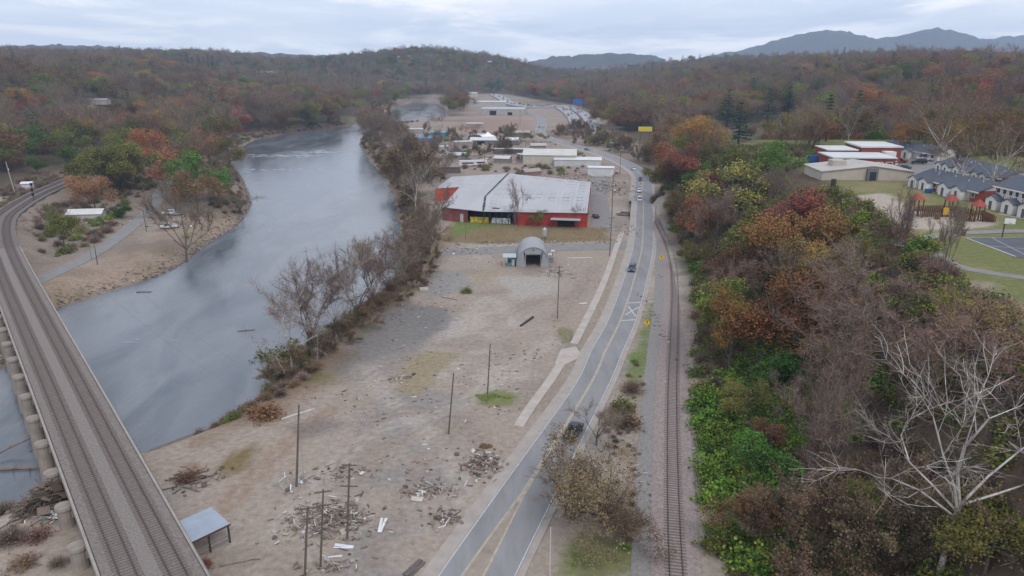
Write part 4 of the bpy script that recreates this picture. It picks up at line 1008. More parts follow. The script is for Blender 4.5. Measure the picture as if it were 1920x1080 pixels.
# ------------------------------------------------------------------ distant hills
hill_mat = M('distant_wood', (.062, .055, .055), .95, .35, .02, spec=.05)
def ridge(name, label, prof, Y, depth, base=20):
    xs = np.arange(prof[0][0], prof[-1][0] + 1, 3.0); ys = np.interp(xs, [p[0] for p in prof], [p[1] for p in prof])
    crest = np.array([G(x, 109, 0)*0 + np.array([(x - 960)/FPX*(Y*CT), Y, CH + (110 - y)/FPX*Y*CT*CT]) for x, y in zip(xs, ys)])
    rows = []
    for k in range(17):
        f = k/16; yy = Y - depth + 2*depth*f; s = 1 - abs(2*f - 1); s = s*s*(3 - 2*s)
        X = crest[:, 0]*yy/Y if yy < Y else crest[:, 0]; z = base + (crest[:, 2] - base)*s + 26*fbm(X, X*0 + yy, 420, 4)*s*(1 - .6*s) + 34*fbm(X, X*0 + yy, 50, 3)*s
        rows.append(np.stack([X, np.full_like(X, yy), z], 1))
    V = np.vstack(rows); n = len(xs); i, j = np.meshgrid(np.arange(n - 1), np.arange(16)); b = (j*n + i).ravel()
    return tag(link(name, mesh_np(name, V, np.stack([b, b + 1, b + n + 1, b + n], 1), None, False), hill_mat), label, kind='structure')
ridge('mountain', 'twin-peaked blue mountain on the right skyline', [(1290, 118), (1335, 106), (1370, 98), (1410, 89), (1450, 78), (1490, 67), (1520, 60), (1550, 57), (1575, 60), (1600, 66), (1640, 72), (1665, 71), (1690, 66), (1720, 58), (1750, 54), (1780, 57), (1805, 64), (1830, 72), (1870, 80), (1930, 92), (2050, 110)], 5000, 900)
ridge('mountain', 'low blue ridge at the right edge of the skyline', [(1740, 112), (1790, 84), (1840, 74), (1890, 69), (1930, 67), (2010, 70), (2120, 85), (2250, 100)], 5600, 450)
ridge('mountain', 'small blue hill in the middle of the skyline', [(990, 116), (1040, 107), (1080, 103), (1120, 99), (1150, 97), (1175, 100), (1205, 105), (1250, 112)], 3600, 500)
ridge('mountain', 'faint far ridge on the left skyline', [(-400, 100), (-100, 88), (60, 84), (150, 86), (260, 92), (420, 98), (600, 104), (760, 110)], 3200, 500)

# ------------------------------------------------------------------ buildings
glass = M('window_glass', (.03, .035, .045), .15, .2, 1, spec=.5)
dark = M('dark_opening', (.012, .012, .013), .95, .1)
white_wall = M('white_wall', (.60, .59, .57), .7, .08, .6)
red_wall = M('red_metal', (.33, .036, .03), .6, .45, .35)
roof_white = M('roof_white', (.385, .385, .40), .6, .08, .15, stretch=(1, .2, 1))
steel_dark = M('dark_steel', (.05, .045, .042), .7, .2)
timber = M('pole_timber', (.13, .105, .085), .95, .25, 3, stretch=(3, 3, .4))
galv = M('galvanised', (.42, .43, .44), .5, .12, .8, metal=.3)
def frame(a, b):
    d = b - a; return math.atan2(d[1], d[0]), float(np.hypot(d[0], d[1]))
# red warehouse, traced at its eaves
WZ_ = 5.2
wa = G(826, 414); wbp = G(1103, 424); wr, wl = frame(wa, wbp)
wh = thing('warehouse', 'large red warehouse with flood-damaged pale grey metal roof', 'warehouse', (wa[0], wa[1], 0), wr)
def wloc(px, py, z=WZ_):
    p = G(px, py, z) - wa; c, s = math.cos(-wr), math.sin(-wr); return np.array([p[0]*c - p[1]*s, p[0]*s + p[1]*c, z])
FL, IN, OU, RLc, RRc, FR = wloc(828, 389, 4.9), wloc(862, 351), wloc(816, 354), wloc(847, 332), wloc(1108, 342), wloc(1101, 400)
RGF, RGK, RGR = wloc(906, 397, 4.6), wloc(910, 369, 6.0), wloc(953, 326, 7.6)
MR = .5*(FR + RRc)
up3 = np.array([0, 0, .18])
rf = MB()
for q in [(FL, RGF, RGK, IN), (IN, RGK, RGR, RLc), (IN, RLc, OU), (RGF, FR, MR, RGK), (RGK, MR, RRc, RGR)]:
    n = len(q); rf.add([p for p in q] + [p + up3 for p in q], [tuple(range(n - 1, -1, -1)), tuple(range(n, 2*n))] + [(i, (i+1) % n, n + (i+1) % n, n + i) for i in range(n)])
roof = rf.build('roof', roof_white, wh)
def wallq(name, a, b, mat, z0=-.3, z1=None, inset=.25, par=wh, label=None):
    a = np.array(a, float); b = np.array(b, float); d = b - a; d[2] = 0; nn = np.array([-d[1], d[0], 0]); nn /= np.linalg.norm(nn) + 1e-9
    ta = (a[2] if z1 is None else z1) - .02; tb = (b[2] if z1 is None else z1) - .02; t = nn*.15
    P = [(a[0], a[1]), (b[0], b[1]), (b[0] + t[0], b[1] + t[1]), (a[0] + t[0], a[1] + t[1])]
    o = MB().hexa([(x, y, z0) for x, y in P], [(P[0][0], P[0][1], ta), (P[1][0], P[1][1], tb), (P[2][0], P[2][1], tb), (P[3][0], P[3][1], ta)]).build(name, mat, par)
    if label: o['label'] = label
    return o
def lerp(a, b, t): return a + (b - a)*t
fin = np.array([0, .7, 0])                                    # walls stand back under the eaves
f0 = FL + fin; f1 = RGF + fin; f2 = FR + fin
wallq('wall', f0, lerp(f0, f1, .62), M('red_faded', (.19, .055, .05), .7, .35, .5), label='faded red left end of the front wall')
wallq('wall', lerp(f1, f2, .34), f2, red_wall, label='bright red right half of the front wall')
wallq('wall', f2, RRc + np.array([-.3, 0, 0]), red_wall); wallq('wall', RRc, RLc, red_wall); wallq('wall', RLc, OU, red_wall); wallq('wall', IN, FL + np.array([.3, .7, 0]), red_wall)
wallq('wall', OU + np.array([0, .4, 0]), IN + np.array([0, .4, 0]), M('red_orange', (.46, .085, .05), .6, .2, .3), label='red wall of the rear left wing')
wallq('dark_backing', lerp(f0, f1, .5) + np.array([0, 9, 0]), lerp(f1, f2, .42) + np.array([0, 9, 0]), dark, z1=4.2)  # near-black sheet behind the open front; interior shade put into its colour
g0 = lerp(f0, f1, .62)
MB().bx(g0[0] + .8, g0[0] + 7.6, g0[1] + .4, g0[1] + .55, 0, 2.1).build('graffiti_panel', M('graffiti_yellow', (.10, .08, .03), .6, .3, .9, c2=(.66, .50, .04)), wh, label='yellow painted panel in the open front')
MB().bx(g0[0] + 8.8, g0[0] + 15.6, g0[1] + .4, g0[1] + .55, 0, 2.0).build('graffiti_panel', M('graffiti_blue', (.12, .22, .34), .6, .5, 1.4, c2=(.75, .80, .82)), wh, label='pale blue and white painted panel in the open front')
MB().bx(g0[0] - 3, g0[0] - .3, g0[1] + .4, g0[1] + .55, 0, 3.0).build('graffiti_panel', M('panel_grey', (.38, .35, .36), .7, .25, 1), wh)
cb = MB()
for k in range(5): cb.obox((g0[0] + 17.6 + k*.95, g0[1] - .3 + .1*k, 1.9 + .2*(k % 2)), (.9, .12, 4.0), (random.uniform(-.2, .2), random.uniform(-.35, .35), random.uniform(-.3, .3)))
cb.build('torn_cladding', red_wall, wh)
for k in range(6):
    p = lerp(f1, f2, k*.36/6); MB().tube((p[0], p[1] + .3, -.2), (p[0], p[1] + .3, p[2] - .05), .14, n=6).build('column', steel_dark, wh)
pr = lerp(f1, f2, .80)
MB().bx(pr[0] - 5.2, pr[0] + 5.2, pr[1] - 3.2, pr[1] - .05, 2.9, 3.15).build('door_canopy', roof_white, wh)
for x in (-4.8, 4.8): MB().bx(pr[0] + x - .08, pr[0] + x + .08, pr[1] - 3.1, pr[1] - 2.94, -.1, 2.9).build('canopy_post', steel_dark, wh)
MB().bx(pr[0] - 3, pr[0] + 3, pr[1] - .12, pr[1] - .02, 0, 2.6).build('door', dark, wh)
# dark split along the ridge and skylights
sp = MB()
for a, b in ((RGF, RGK), (RGK, RGR)):
    d = (b - a)/np.linalg.norm(b - a); s = np.array([d[1], -d[0], 0])*.42
    for k in range(7):
        p = lerp(a, b, k/7); q = lerp(a, b, (k + 1)/7); j = random.uniform(.6, 1.5)
        sp.add([p - s*j + up3*1.25, p + s*j + up3*1.25, q + s + up3*1.25, q - s + up3*1.25, p + up3*1.9, q + up3*1.9], [(0, 3, 5, 4), (1, 4, 5, 2), (0, 4, 1), (3, 2, 5)])
sp.build('ridge_split', steel_dark, roof)
sky_m = M('skylight', (.37, .37, .385), .5, .1)
def roofpt(A, B, Cc, D, u, v): return lerp(lerp(A, B, u), lerp(D, Cc, u), v)
for (q, nu, nv) in (((RGF, FR, MR, RGK), 7, 5), ((RGK, MR, RRc, RGR), 7, 5), ((FL, RGF, RGK, IN), 3, 4), ((IN, RGK, RGR, RLc), 4, 4)):
    for i in range(nu):
        for j in range(nv):
            u = (i + .6)/(nu + .2); v = (j + .5)/nv; p = roofpt(*q, u, v); d = roofpt(*q, u + .05, v) - p; d /= np.linalg.norm(d); e = roofpt(*q, u, v + .05) - p; e /= np.linalg.norm(e)
            a, b = d*1.5, e*.35; z = up3*1.18
            MB().hexa([p - a - b + up3*.9, p + a - b + up3*.9, p + a + b + up3*.9, p - a + b + up3*.9], [p - a - b + z, p + a - b + z, p + a + b + z, p - a + b + z]).build('skylight', sky_m, roof)
for u in (.12, .42, .74):
    p = roofpt(FL, RGF, RGK, IN, u, .28); MB().bx(p[0] - 1.3, p[0] + 1.3, p[1] - .45, p[1] + .45, p[2] + .1, p[2] + .26).build('roof_slot', steel_dark, roof)
p = roofpt(RGF, FR, MR, RGK, .12, .2); MB().bx(p[0] - 1.3, p[0] + 1.3, p[1] - .45, p[1] + .45, p[2] + .1, p[2] + .26).build('roof_slot', steel_dark, roof)
# standing seams
for (q, nu) in (((RGF, FR, RRc, RGR), 22), ((IN, RGK, RGR, RLc), 9)):
    for i in range(nu):
        u = (i + .5)/nu; P = [roofpt(*q, u, 0), roofpt(*q, u, 1)]
        if q[0] is RGF: P = [roofpt(RGF, FR, MR, RGK, u, 0), roofpt(RGF, FR, MR, RGK, u, 1), roofpt(RGK, MR, RRc, RGR, u, 1)]
        m = MB()
        for a, b in zip(P[:-1], P[1:]): m.tube(a + up3*1.05, b + up3*1.05, .05, n=3, caps=False)
        m.build('roof_seam', roof_white, roof)

# arched hut
ha, hb = G(968, 501.5), G(1031.5, 501.5); hr_, hw = frame(ha, hb); hut = thing('arched_hut', 'grey arched metal hut with an open dark doorway', 'hut', (*(.5*(ha + hb))[:2], 0), hr_)
rad = hw/2; HH = 6.0; LH = 13.0; na = 20
arc = [(-rad*math.cos(math.pi*i/na)*1.0, HH*math.sin(math.pi*i/na)**.85) for i in range(na + 1)]
hutm = M('hut_metal', (.33, .335, .355), .55, .1, .3)
sh = MB()
for i in range(na):
    (x0, z0), (x1, z1) = arc[i], arc[i+1]; k = .975
    sh.hexa([(x0*k, 0, z0*k), (x1*k, 0, z1*k), (x1*k, LH, z1*k), (x0*k, LH, z0*k)], [(x0, 0, z0), (x1, 0, z1), (x1, LH, z1), (x0, LH, z0)])
hs = sh.build('shell', hutm, hut)
for k in range(13):
    y = LH*(k + .5)/13; rb = MB()
    for i in range(na): rb.tube((arc[i][0]*1.004, y, arc[i][1]*1.004), (arc[i+1][0]*1.004, y, arc[i+1][1]*1.004), .05, n=3, caps=False)
    rb.build('rib', hutm, hs)
dw, dh = 2.2, 3.75
fw = MB(); lo = [(x, z) for x, z in arc if x <= -dw]; hi = [(x, z) for x, z in arc if x >= dw]; md = [(x, z) for x, z in arc if -dw < x < dw]
fw.exy([(-rad*.97, -.1)] + [(x*.97, max(z*.97, 0)) for x, z in lo[1:]] + [(-dw, -.1)], .25, .4)
fw.exy([(dw, -.1)] + [(x*.97, max(z*.97, 0)) for x, z in hi[:-1]] + [(rad*.97, -.1)], .25, .4)
fw.exy([(-dw, dh)] + [(lo[-1][0]*.97, lo[-1][1]*.97)] + [(x*.97, z*.97) for x, z in md] + [(hi[0][0]*.97, hi[0][1]*.97)] + [(dw, dh)], .25, .4)
fw.build('front_wall', M('hut_front', (.30, .31, .33), .6, .1, .4), hut)
bwm = MB(); bwm.exy([(x*.96, max(z*.96, -.1)) for x, z in arc], LH - .4, LH - .25); bwm.build('dark_backing', M('hut_inside', (.03, .03, .03), .9), hut)
MB().bx(-.25, .25, .17, .24, 4.9, 5.2).build('vent', steel_dark, hut)
for s in (-1, 1): MB().bx(s*dw - .08, s*dw + .08, .14, .24, 0, dh).build('door_frame', galv, hut)
MB().bx(-dw, dw, .8, 1.0, dh - .5, dh).build('rolled_door', steel_dark, hut)
MB().bx(rad - .3, rad + 1.2, 5, 9, 0, 1.6).build('side_box', M('side_box', (.24, .24, .25)), hut)
# teal kiosk beside it
ka_ = G(945, 500); kiosk = thing('kiosk', 'small teal kiosk with blue-grey flat roof left of the arched hut', 'kiosk', (ka_[0], ka_[1], 0), .0)
MB().bx(1.0, 3.1, .4, 2.9, 0, 2.5).build('booth', M('teal', (.08, .22, .26), .6, .3, 1), kiosk)
MB().bx(2.3, 3.05, .3, .38, .1, 2.2).build('door', M('kiosk_door', (.42, .40, .38)), kiosk)
MB().bx(1.2, 2.0, .3, .38, 1.1, 2.0).build('window', glass, kiosk)
MB().hexa([(-.3, -.3, 2.72), (3.5, -.3, 2.72), (3.5, 3.3, 2.95), (-.3, 3.3, 2.95)], [(-.3, -.3, 2.85), (3.5, -.3, 2.85), (3.5, 3.3, 3.08), (-.3, 3.3, 3.08)]).build('roof', M('kiosk_roof', (.36, .42, .47), .5, .1), kiosk)
for x, y in ((0, 0), (0, 2.9), (3.3, 2.9)): MB().bx(x - .2, x + .2, y - .2, y + .2, 0, 2.76).build('post', M('post_pink', (.42, .32, .30)), kiosk)
# lamp boxes right of the hut
for i, (x, y) in enumerate([(1036, 490), (1031, 497)]):
    p = G(x, y); o = thing('lamp_post', ['short lamp post with white box head, behind, right of the arched hut', 'short lamp post with white box head, nearest the arched hut doorway'][i], 'lamp', p)
    MB().tube((0, 0, -.2), (0, 0, 3), .07, n=6).build('post', steel_dark, o); MB().bx(-.55, .55, -.4, .4, 3, 3.35).build('lamp_head', white_wall, o)
p = G(1021, 449); o = thing('vent_tank', 'small silver tank on legs behind the arched hut', 'tank', p)
MB().tube((0, 0, 1.2), (0, 0, 3.4), .8, .75, 12).build('tank', galv, o); MB().tube((0, 0, 3.4), (0, 0, 4.0), .75, .2, 12).build('cap', galv, o)
for a in range(4): MB().tube((.6*math.cos(a*1.57), .6*math.sin(a*1.57), -.1), (.6*math.cos(a*1.57), .6*math.sin(a*1.57), 1.3), .08, n=5).build('leg', steel_dark, o)

# open-sided shed by the bridge
sa, sb = G(352, 1019, 2.6), G(427, 983, 2.6); sr, sl = frame(sa, sb)
shed = thing('open_shed', 'open-sided shed with sloping blue-grey metal roof beside the bridge', 'shed', (sa[0], sa[1], 0), sr)
MB().hexa([(-.2, -.2, 2.55), (sl + .2, -.2, 2.55), (sl + .2, 4.4, 2.95), (-.2, 4.4, 2.95)], [(-.2, -.2, 2.65), (sl + .2, -.2, 2.65), (sl + .2, 4.4, 3.05), (-.2, 4.4, 3.05)]).build('roof', M('shed_roof', (.30, .34, .40), .35, .12, .4, metal=.2), shed)
for x in (0, sl*.5, sl):
    for y in (0, 4.1): MB().bx(x - .09, x + .09, y - .09, y + .09, -.3, 2.5 + .09*y).build('post', steel_dark, shed)
for z in (.45, 1.0): MB().bx(0, sl, -.04, .04, z, z + .09).build('rail', M('shed_rail', (.2, .18, .17)), shed)
MB().bx(-.25, sl + .25, -.28, -.2, 2.45, 2.68).build('fascia', M('rust_trim', (.10, .05, .04)), shed)

# houses on the plateau
brick = M('red_brick', (.24, .065, .055), .9, .2, 1.5)
shingle = M('slate_shingle', (.085, .095, .12), .85, .18, .9)
siding = M('siding', (.55, .535, .51), .8, .06, .5)
trim = M('white_trim', (.68, .67, .65), .7, .05)
def rowhouse(label, a, b, depth, eave, rise, porches, n_win, storeys=1, wall=None, base=23.0):
    a = np.array([a[0], a[1], 0.]); b = np.array([b[0], b[1], 0.]); rz, Ln = frame(a, b); o = thing('row_house', label, 'house', (a[0], a[1], base), rz, 'row houses on the plateau')
    MB().ext([(0, -.3), (depth, -.3), (depth, eave), (depth/2, eave + rise), (0, eave)], 0, Ln).build('wall', wall or brick, o)
    gb = MB()
    for x0, x1 in ((-.06, -.01), (Ln + .01, Ln + .06)): gb.ext([(.3, eave + .05), (depth - .3, eave + .05), (depth/2, eave + rise - .1)], x0, x1)
    gb.build('gable', siding, o)
    rfm = MB(); t = .16
    for s in (0, 1):
        y0, y1 = (-.45, depth/2) if s == 0 else (depth + .45, depth/2); z0, z1 = eave - .45*rise/(depth/2), eave + rise
        rfm.hexa([(-.5, y0, z0 + .02), (Ln + .5, y0, z0 + .02), (Ln + .5, y1, z1 + .02), (-.5, y1, z1 + .02)], [(-.5, y0, z0 + t), (Ln + .5, y0, z0 + t), (Ln + .5, y1, z1 + t), (-.5, y1, z1 + t)])
    rf_ = rfm.build('roof', shingle, o)
    for k in range(int(Ln/3)):
        x = random.uniform(1, Ln - 1); y = depth/2 - random.uniform(.5, 2.5); z = eave + rise*y/(depth/2); MB().tube((x, y, z), (x, y, z + .6), .09, n=6).build('roof_vent', trim, rf_)
    MB().bx(-.5, Ln + .5, -.55, -.45, eave - .5, eave - .15).build('fascia', trim, o)
    for k in range(n_win):
        for s in range(storeys):
            x = Ln*(k + .5)/n_win; z = 1.0 + 2.75*s
            w = MB().bx(x - .6, x + .6, -.06, -.01, z, z + 1.35).build('window', trim, o); MB().bx(x - .46, x + .46, -.09, -.062, z + .12, z + 1.23).build('pane', glass, w)
    for k in range(n_win):
        x = Ln*(k + 1)/n_win
        if k < n_win - 1: MB().bx(x - .8, x + .8, -.05, -.012, .0, eave - .4).build('panel', siding, o)
    for x in porches:
        pw, pd, ph = 1.7, 2.0, 2.5
        p = MB(); p.exy([(x - pw, -.2), (x + pw, -.2), (x + pw, ph), (x, ph + .9), (x - pw, ph)], -pd, -.1); po = p.build('porch', trim, o)
        q = MB()
        for s in (-1, 1): q.hexa([(x, -pd - .3, ph + .92), (x + s*(pw + .35), -pd - .3, ph - .16), (x + s*(pw + .35), .2, ph - .16), (x, .2, ph + .92)], [(x, -pd - .3, ph + 1.06), (x + s*(pw + .35), -pd - .3, ph - .02), (x + s*(pw + .35), .2, ph - .02), (x, .2, ph + 1.06)])
        q.build('porch_roof', shingle, po); MB().bx(x - .5, x + .4, -pd - .05, -pd + .02, 0, 2.05).build('door', M('porch_door', (.12, .10, .10)), po)
        MB().bx(x - pw - .05, x - pw + .03, -pd*.75, -pd*.3, .9, 2.0).build('porch_window', glass, po)
    return o
def g23(px, py, dz): return G(px, py, 23 + dz)
rowhouse('long single-storey row house with slate roof and white gabled porches', g23(1714, 330, 2.8), g23(1836, 359, 2.8), 11, 2.8, 1.9, [2.5, 7, 15, 20], 7)
rowhouse('two-storey white-trimmed row house at the right edge', g23(1869, 347, 5.5), g23(1980, 371, 5.5), 11, 5.5, 2.2, [1.5, 6.5, 11.5, 17, 22], 9, 2)
rowhouse('second single-storey row house half hidden by the brown tree', g23(1763, 304, 2.8), g23(1880, 334, 2.8), 10, 2.8, 1.9, [3, 7, 13, 17, 23, 27], 8)
rowhouse('farthest pale row house behind the tall sycamore', (138, 283), (146, 258), 10, 2.8, 1.9, [4, 14], 6, 1, siding)
rowhouse('red brick house behind the two-storey house, right edge', (150, 205), (149, 172), 11, 5.2, 2.2, [], 7, 2)
# beige hall
ba, bb = G(1540, 338, 23), G(1712, 339, 23); br, bl = frame(ba, bb)
hall = thing('community_hall', 'low beige hall with a dark glazed doorway beside the lawn', 'hall', (ba[0], ba[1], 23), br)
beige = M('beige_block', (.42, .375, .325), .9, .1, .5)
MB().exy([(0, -.3), (bl, -.3), (bl, 2.6), (bl*.55, 4.1), (0, 2.6)], 0, 15).build('wall', beige, hall)
q = MB()
for x0, z0, x1, z1 in ((-.4, 2.5, bl*.55, 4.12), (bl + .4, 2.5, bl*.55, 4.12)): q.hexa([(x0, -.4, z0), (x1, -.4, z1), (x1, 15.4, z1), (x0, 15.4, z0)], [(x0, -.4, z0 + .2), (x1, -.4, z1 + .2), (x1, 15.4, z1 + .2), (x0, 15.4, z0 + .2)])
q.build('roof', M('hall_roof', (.40, .375, .35), .8, .1, .2), hall)
MB().bx(bl*.54 - 1.5, bl*.54 + 1.5, -.9, -.02, 0, 3.5).build('porch', M('hall_porch', (.15, .15, .16)), hall); MB().bx(bl*.54 - .9, bl*.54 + .9, -.97, -.91, 0, 2.6).build('door', glass, hall)
MB().bx(5, 9, 6, 10, 2.6, 5.0).build('roof_unit', beige, hall)
# school
sch = thing('school', 'red brick school with white flat roofs on two levels', 'school', (102, 238, 23), -.06)
MB().bx(0, 19, 0, 14, -.3, 3.8).build('wall', brick, sch, label='lower front wing'); MB().bx(-.4, 19.4, -.4, 14.4, 3.82, 4.2).build('roof', M('school_roof', (.54, .54, .54), .6, .06, .2), sch)
MB().bx(14, 27, 15, 30, -.3, 5.6).build('wall', brick, sch, label='taller rear block'); MB().bx(13.6, 27.4, 14.6, 30.4, 5.62, 6.1).build('roof', _M['school_roof'], sch)
MB().bx(3, 12.6, 15, 27, -.3, 4.6).build('wall', brick, sch); MB().bx(2.6, 13, 14.6, 27.4, 4.62, 4.95).build('roof', _M['school_roof'], sch)
for k in range(6):
    w = MB().bx(1.2 + 3*k, 3.2 + 3*k, -.08, -.02, 1.2, 2.8).build('window', trim, sch); MB().bx(1.4 + 3*k, 3.0 + 3*k, -.12, -.085, 1.35, 2.65).build('pane', glass, w)
MB().bx(20.5, 24, 11.5, 14.9, -.3, 4.6).build('entrance', trim, sch); MB().bx(21.2, 23.4, 11.4, 11.48, 0, 2.6).build('door', glass, sch)
P = [g23(*q, .05) for q in [(1640, 318), (1690, 298), (1760, 298), (1780, 318), (1705, 336), (1690, 330)]]
tag(link('parking_lot', mesh_np('parking_lot', P, [tuple(range(6))]), asphalt_old), 'grey parking lot between the school and the row houses', kind='structure')
# park: court, paths, playground
P = [g23(*q, .06) for q in [(1812, 446), (2000, 444), (2080, 520), (1905, 481)]]
court = tag(link('basketball_court', mesh_np('basketball_court', P, [(3, 2, 1, 0)]), M('court', (.085, .092, .108), .8, .15, .4)), 'dark blue basketball court with faded white lines', kind='structure')
def linep(p, q, w, name='court_line', par=court, mat=white_paint):
    p = np.array(p); q = np.array(q); d = (q - p)/np.linalg.norm(q - p); s = np.array([d[1], -d[0], 0])*w/2; u = np.array([0, 0, .006])
    return MB().add([p - s + u, p + s + u, q + s + u, q - s + u], [(0, 1, 2, 3)]).build(name, mat, par)
linep(P[0], P[3], .35); linep(P[0], P[1], .12); linep(lerp(P[0], P[3], .45), lerp(P[1], P[2], .45), .12); linep(lerp(P[0], P[1], .25), lerp(P[3], P[2], .25), .12)
bp_ = g23(1881, 446, 0) + np.array([0, .4, 0]); hoop = thing('basketball_hoop', 'basketball hoop with white backboard on a dark bent post', 'hoop', bp_, -.35)
MB().tube((0, 0, -.2), (0, 0, 2.7), .12, n=8).tube((0, 0, 2.65), (.75, -.2, 3.3), .1, n=8).build('post', steel_dark, hoop)
bb_ = MB().bx(-.15, 1.7, -.36, -.3, 2.85, 3.95).build('backboard', M('backboard', (.75, .74, .73), .5, .04), hoop); linep((.5, -.362, 3.1), (1.05, -.362, 3.1), .05, 'target_line', bb_, steel_dark)
rim = MB()
for k in range(12):
    a0, a1 = k*.5236, (k + 1)*.5236; rim.tube((.78 + .23*math.cos(a0), -.62 + .23*math.sin(a0), 3.05), (.78 + .23*math.cos(a1), -.62 + .23*math.sin(a1), 3.05), .02, n=4)
rim.build('rim', M('rim_orange', (.45, .12, .02)), hoop)
for i, (pts, w) in enumerate([([(1745, 470), (1790, 497), (1850, 510), (1930, 522), (2050, 545)], 2.6), ([(1690, 462), (1720, 448), (1790, 438), (1870, 434), (1980, 432)], 3.0), ([(1845, 396), (1880, 402), (1930, 412), (2000, 425)], 1.2)]):
    Q_ = spline([g23(*p, .05) for p in pts], 3); tag(strip('footpath', Q_, w, asphalt_old if i < 2 else concrete), ['grey footpath curving below the basketball court', 'grey footpath between the playground and the court', 'narrow pale footpath along the houses'][i], kind='structure')
pgp = g23(1768, 412, 0); pg = thing('playground', 'brown timber playground set with red tower roofs and blue slide', 'playground', pgp)
wood_b = M('play_wood', (.115, .055, .035), .85, .2, 2); red_r = M('play_red', (.30, .06, .045), .7, .1)
def tower(x, y, h, s=1.0):
    t = MB()
    for a in (-s, s):
        for b in (-s, s): t.bx(x + a - .1, x + a + .1, y + b - .1, y + b + .1, -.1, h)
    to = t.build('tower', wood_b, pg); MB().bx(x - s, x + s, y - s, y + s, 1.5, 1.62).build('platform', wood_b, to)
    MB().fr((x - s - .35, x + s + .35, y - s - .35, y + s + .35), h, (x - .15, x + .15, y - .15, y + .15), h + 1.3).build('tower_roof', red_r, to)
    w = MB()
    for k in range(8): w.bx(x - s + .25*k, x - s + .25*k + .14, y - s - .06, y - s, 1.6, 2.5)
    w.build('railing', wood_b, to)
tower(-4.6, 3.2, 4.0); tower(3.6, 4.0, 3.6, .9); tower(6.6, -1.2, 3.4, .9)
def bridge_run(x0, y0, x1, y1, z0, z1, n, name):
    m = MB(); a = math.atan2(y1 - y0, x1 - x0)
    for k in range(n):
        f = (k + .5)/n; x, y, z = x0 + (x1 - x0)*f, y0 + (y1 - y0)*f, z0 + (z1 - z0)*f
        for s in (-.7, .7): m.obox((x - math.sin(a)*s, y + math.cos(a)*s, z + .45), (.16, .1, 1.1), (0, 0, a)); m.obox((x - math.sin(a)*s, y + math.cos(a)*s, z/2 - .1), (.14, .14, z), (0, 0, a))
        m.obox((x, y, z), (math.hypot(x1 - x0, y1 - y0)/n*.9, 1.4, .1), (0, 0, a))
    return m.build(name, wood_b, pg)
bridge_run(-3.6, 3.2, 2.7, 4.0, 1.5, 1.5, 14, 'bridge_walk'); bridge_run(3.6, 3.1, 6.0, -.4, 1.5, 1.5, 9, 'bridge_walk'); bridge_run(2.2, -1.0, 5.7, -1.4, .4, 1.5, 10, 'ramp'); bridge_run(7.5, -1.3, 10.2, -2.0, 1.4, .3, 9, 'ramp')
MB().hexa([(-7.9, 1.2, .15), (-7.9, .5, .15), (-5.5, 2.4, 1.5), (-5.5, 3.1, 1.5)], [(-7.9, 1.2, .4), (-7.9, .5, .4), (-5.5, 2.4, 1.8), (-5.5, 3.1, 1.8)]).build('slide', M('slide_blue', (.10, .24, .52), .4, .08), pg)
MB().bx(1.2, 2.4, 2.4, 2.6, .6, 2.2).build('play_panel', M('play_yellow', (.55, .33, .05), .6, .1), pg)
MB().tube((-1.0, .6, -.05), (-1.0, .6, 1.2), .55, n=10).build('barrel', wood_b, pg)
for i, (x, y) in enumerate([(1806, 441), (1562, 350)]):
    p = g23(x, y, 0); o = thing('litter_bin', ['dark litter bin beside the court path', 'dark utility box left of the beige hall doorway'][i], 'bin', p)
    MB().tube((0, 0, -.05), (0, 0, 1.1 + i), .4 + .3*i, n=10).build('body', steel_dark, o); MB().tube((0, 0, 1.1 + i), (0, 0, 1.2 + i), .43 + .3*i, .3, n=10).build('lid', steel_dark, o)
for i, (x, y) in enumerate([(1740, 362), (1790, 371), (1524, 304)]):
    p = g23(x, y, 0); o = thing('dumpster', ['blue bin nearest the left end of the row house', 'blue bin in front of the middle of the row house', 'large blue skip beside the school'][i], 'bin', p, .2); k = 2.2 if i == 2 else 1
    MB().fr((-.7*k, .7*k, -.5*k, .5*k), 0, (-.8*k, .8*k, -.55*k, .55*k), 1.0*k).build('body', M('bin_blue', (.03, .10, .33), .6, .1), o); MB().bx(-.82*k, .82*k, -.57*k, .57*k, 1.0*k + .01, 1.0*k + .1).build('lid', M('bin_lid', (.03, .08, .2)), o)
p = g23(1530, 299, 0); o = thing('play_slide', 'orange slide on the school field by the blue skip', 'slide', p, .3)
MB().hexa([(-2.5, -.5, .1), (2.2, -.5, 2.6), (2.2, .5, 2.6), (-2.5, .5, .1)], [(-2.5, -.5, .3), (2.2, -.5, 2.9), (2.2, .5, 2.9), (-2.5, .5, .3)]).build('chute', M('slide_orange', (.55, .16, .04), .5), o); MB().bx(2.0, 2.2, -.5, .5, -.1, 2.6).build('ladder', steel_dark, o)

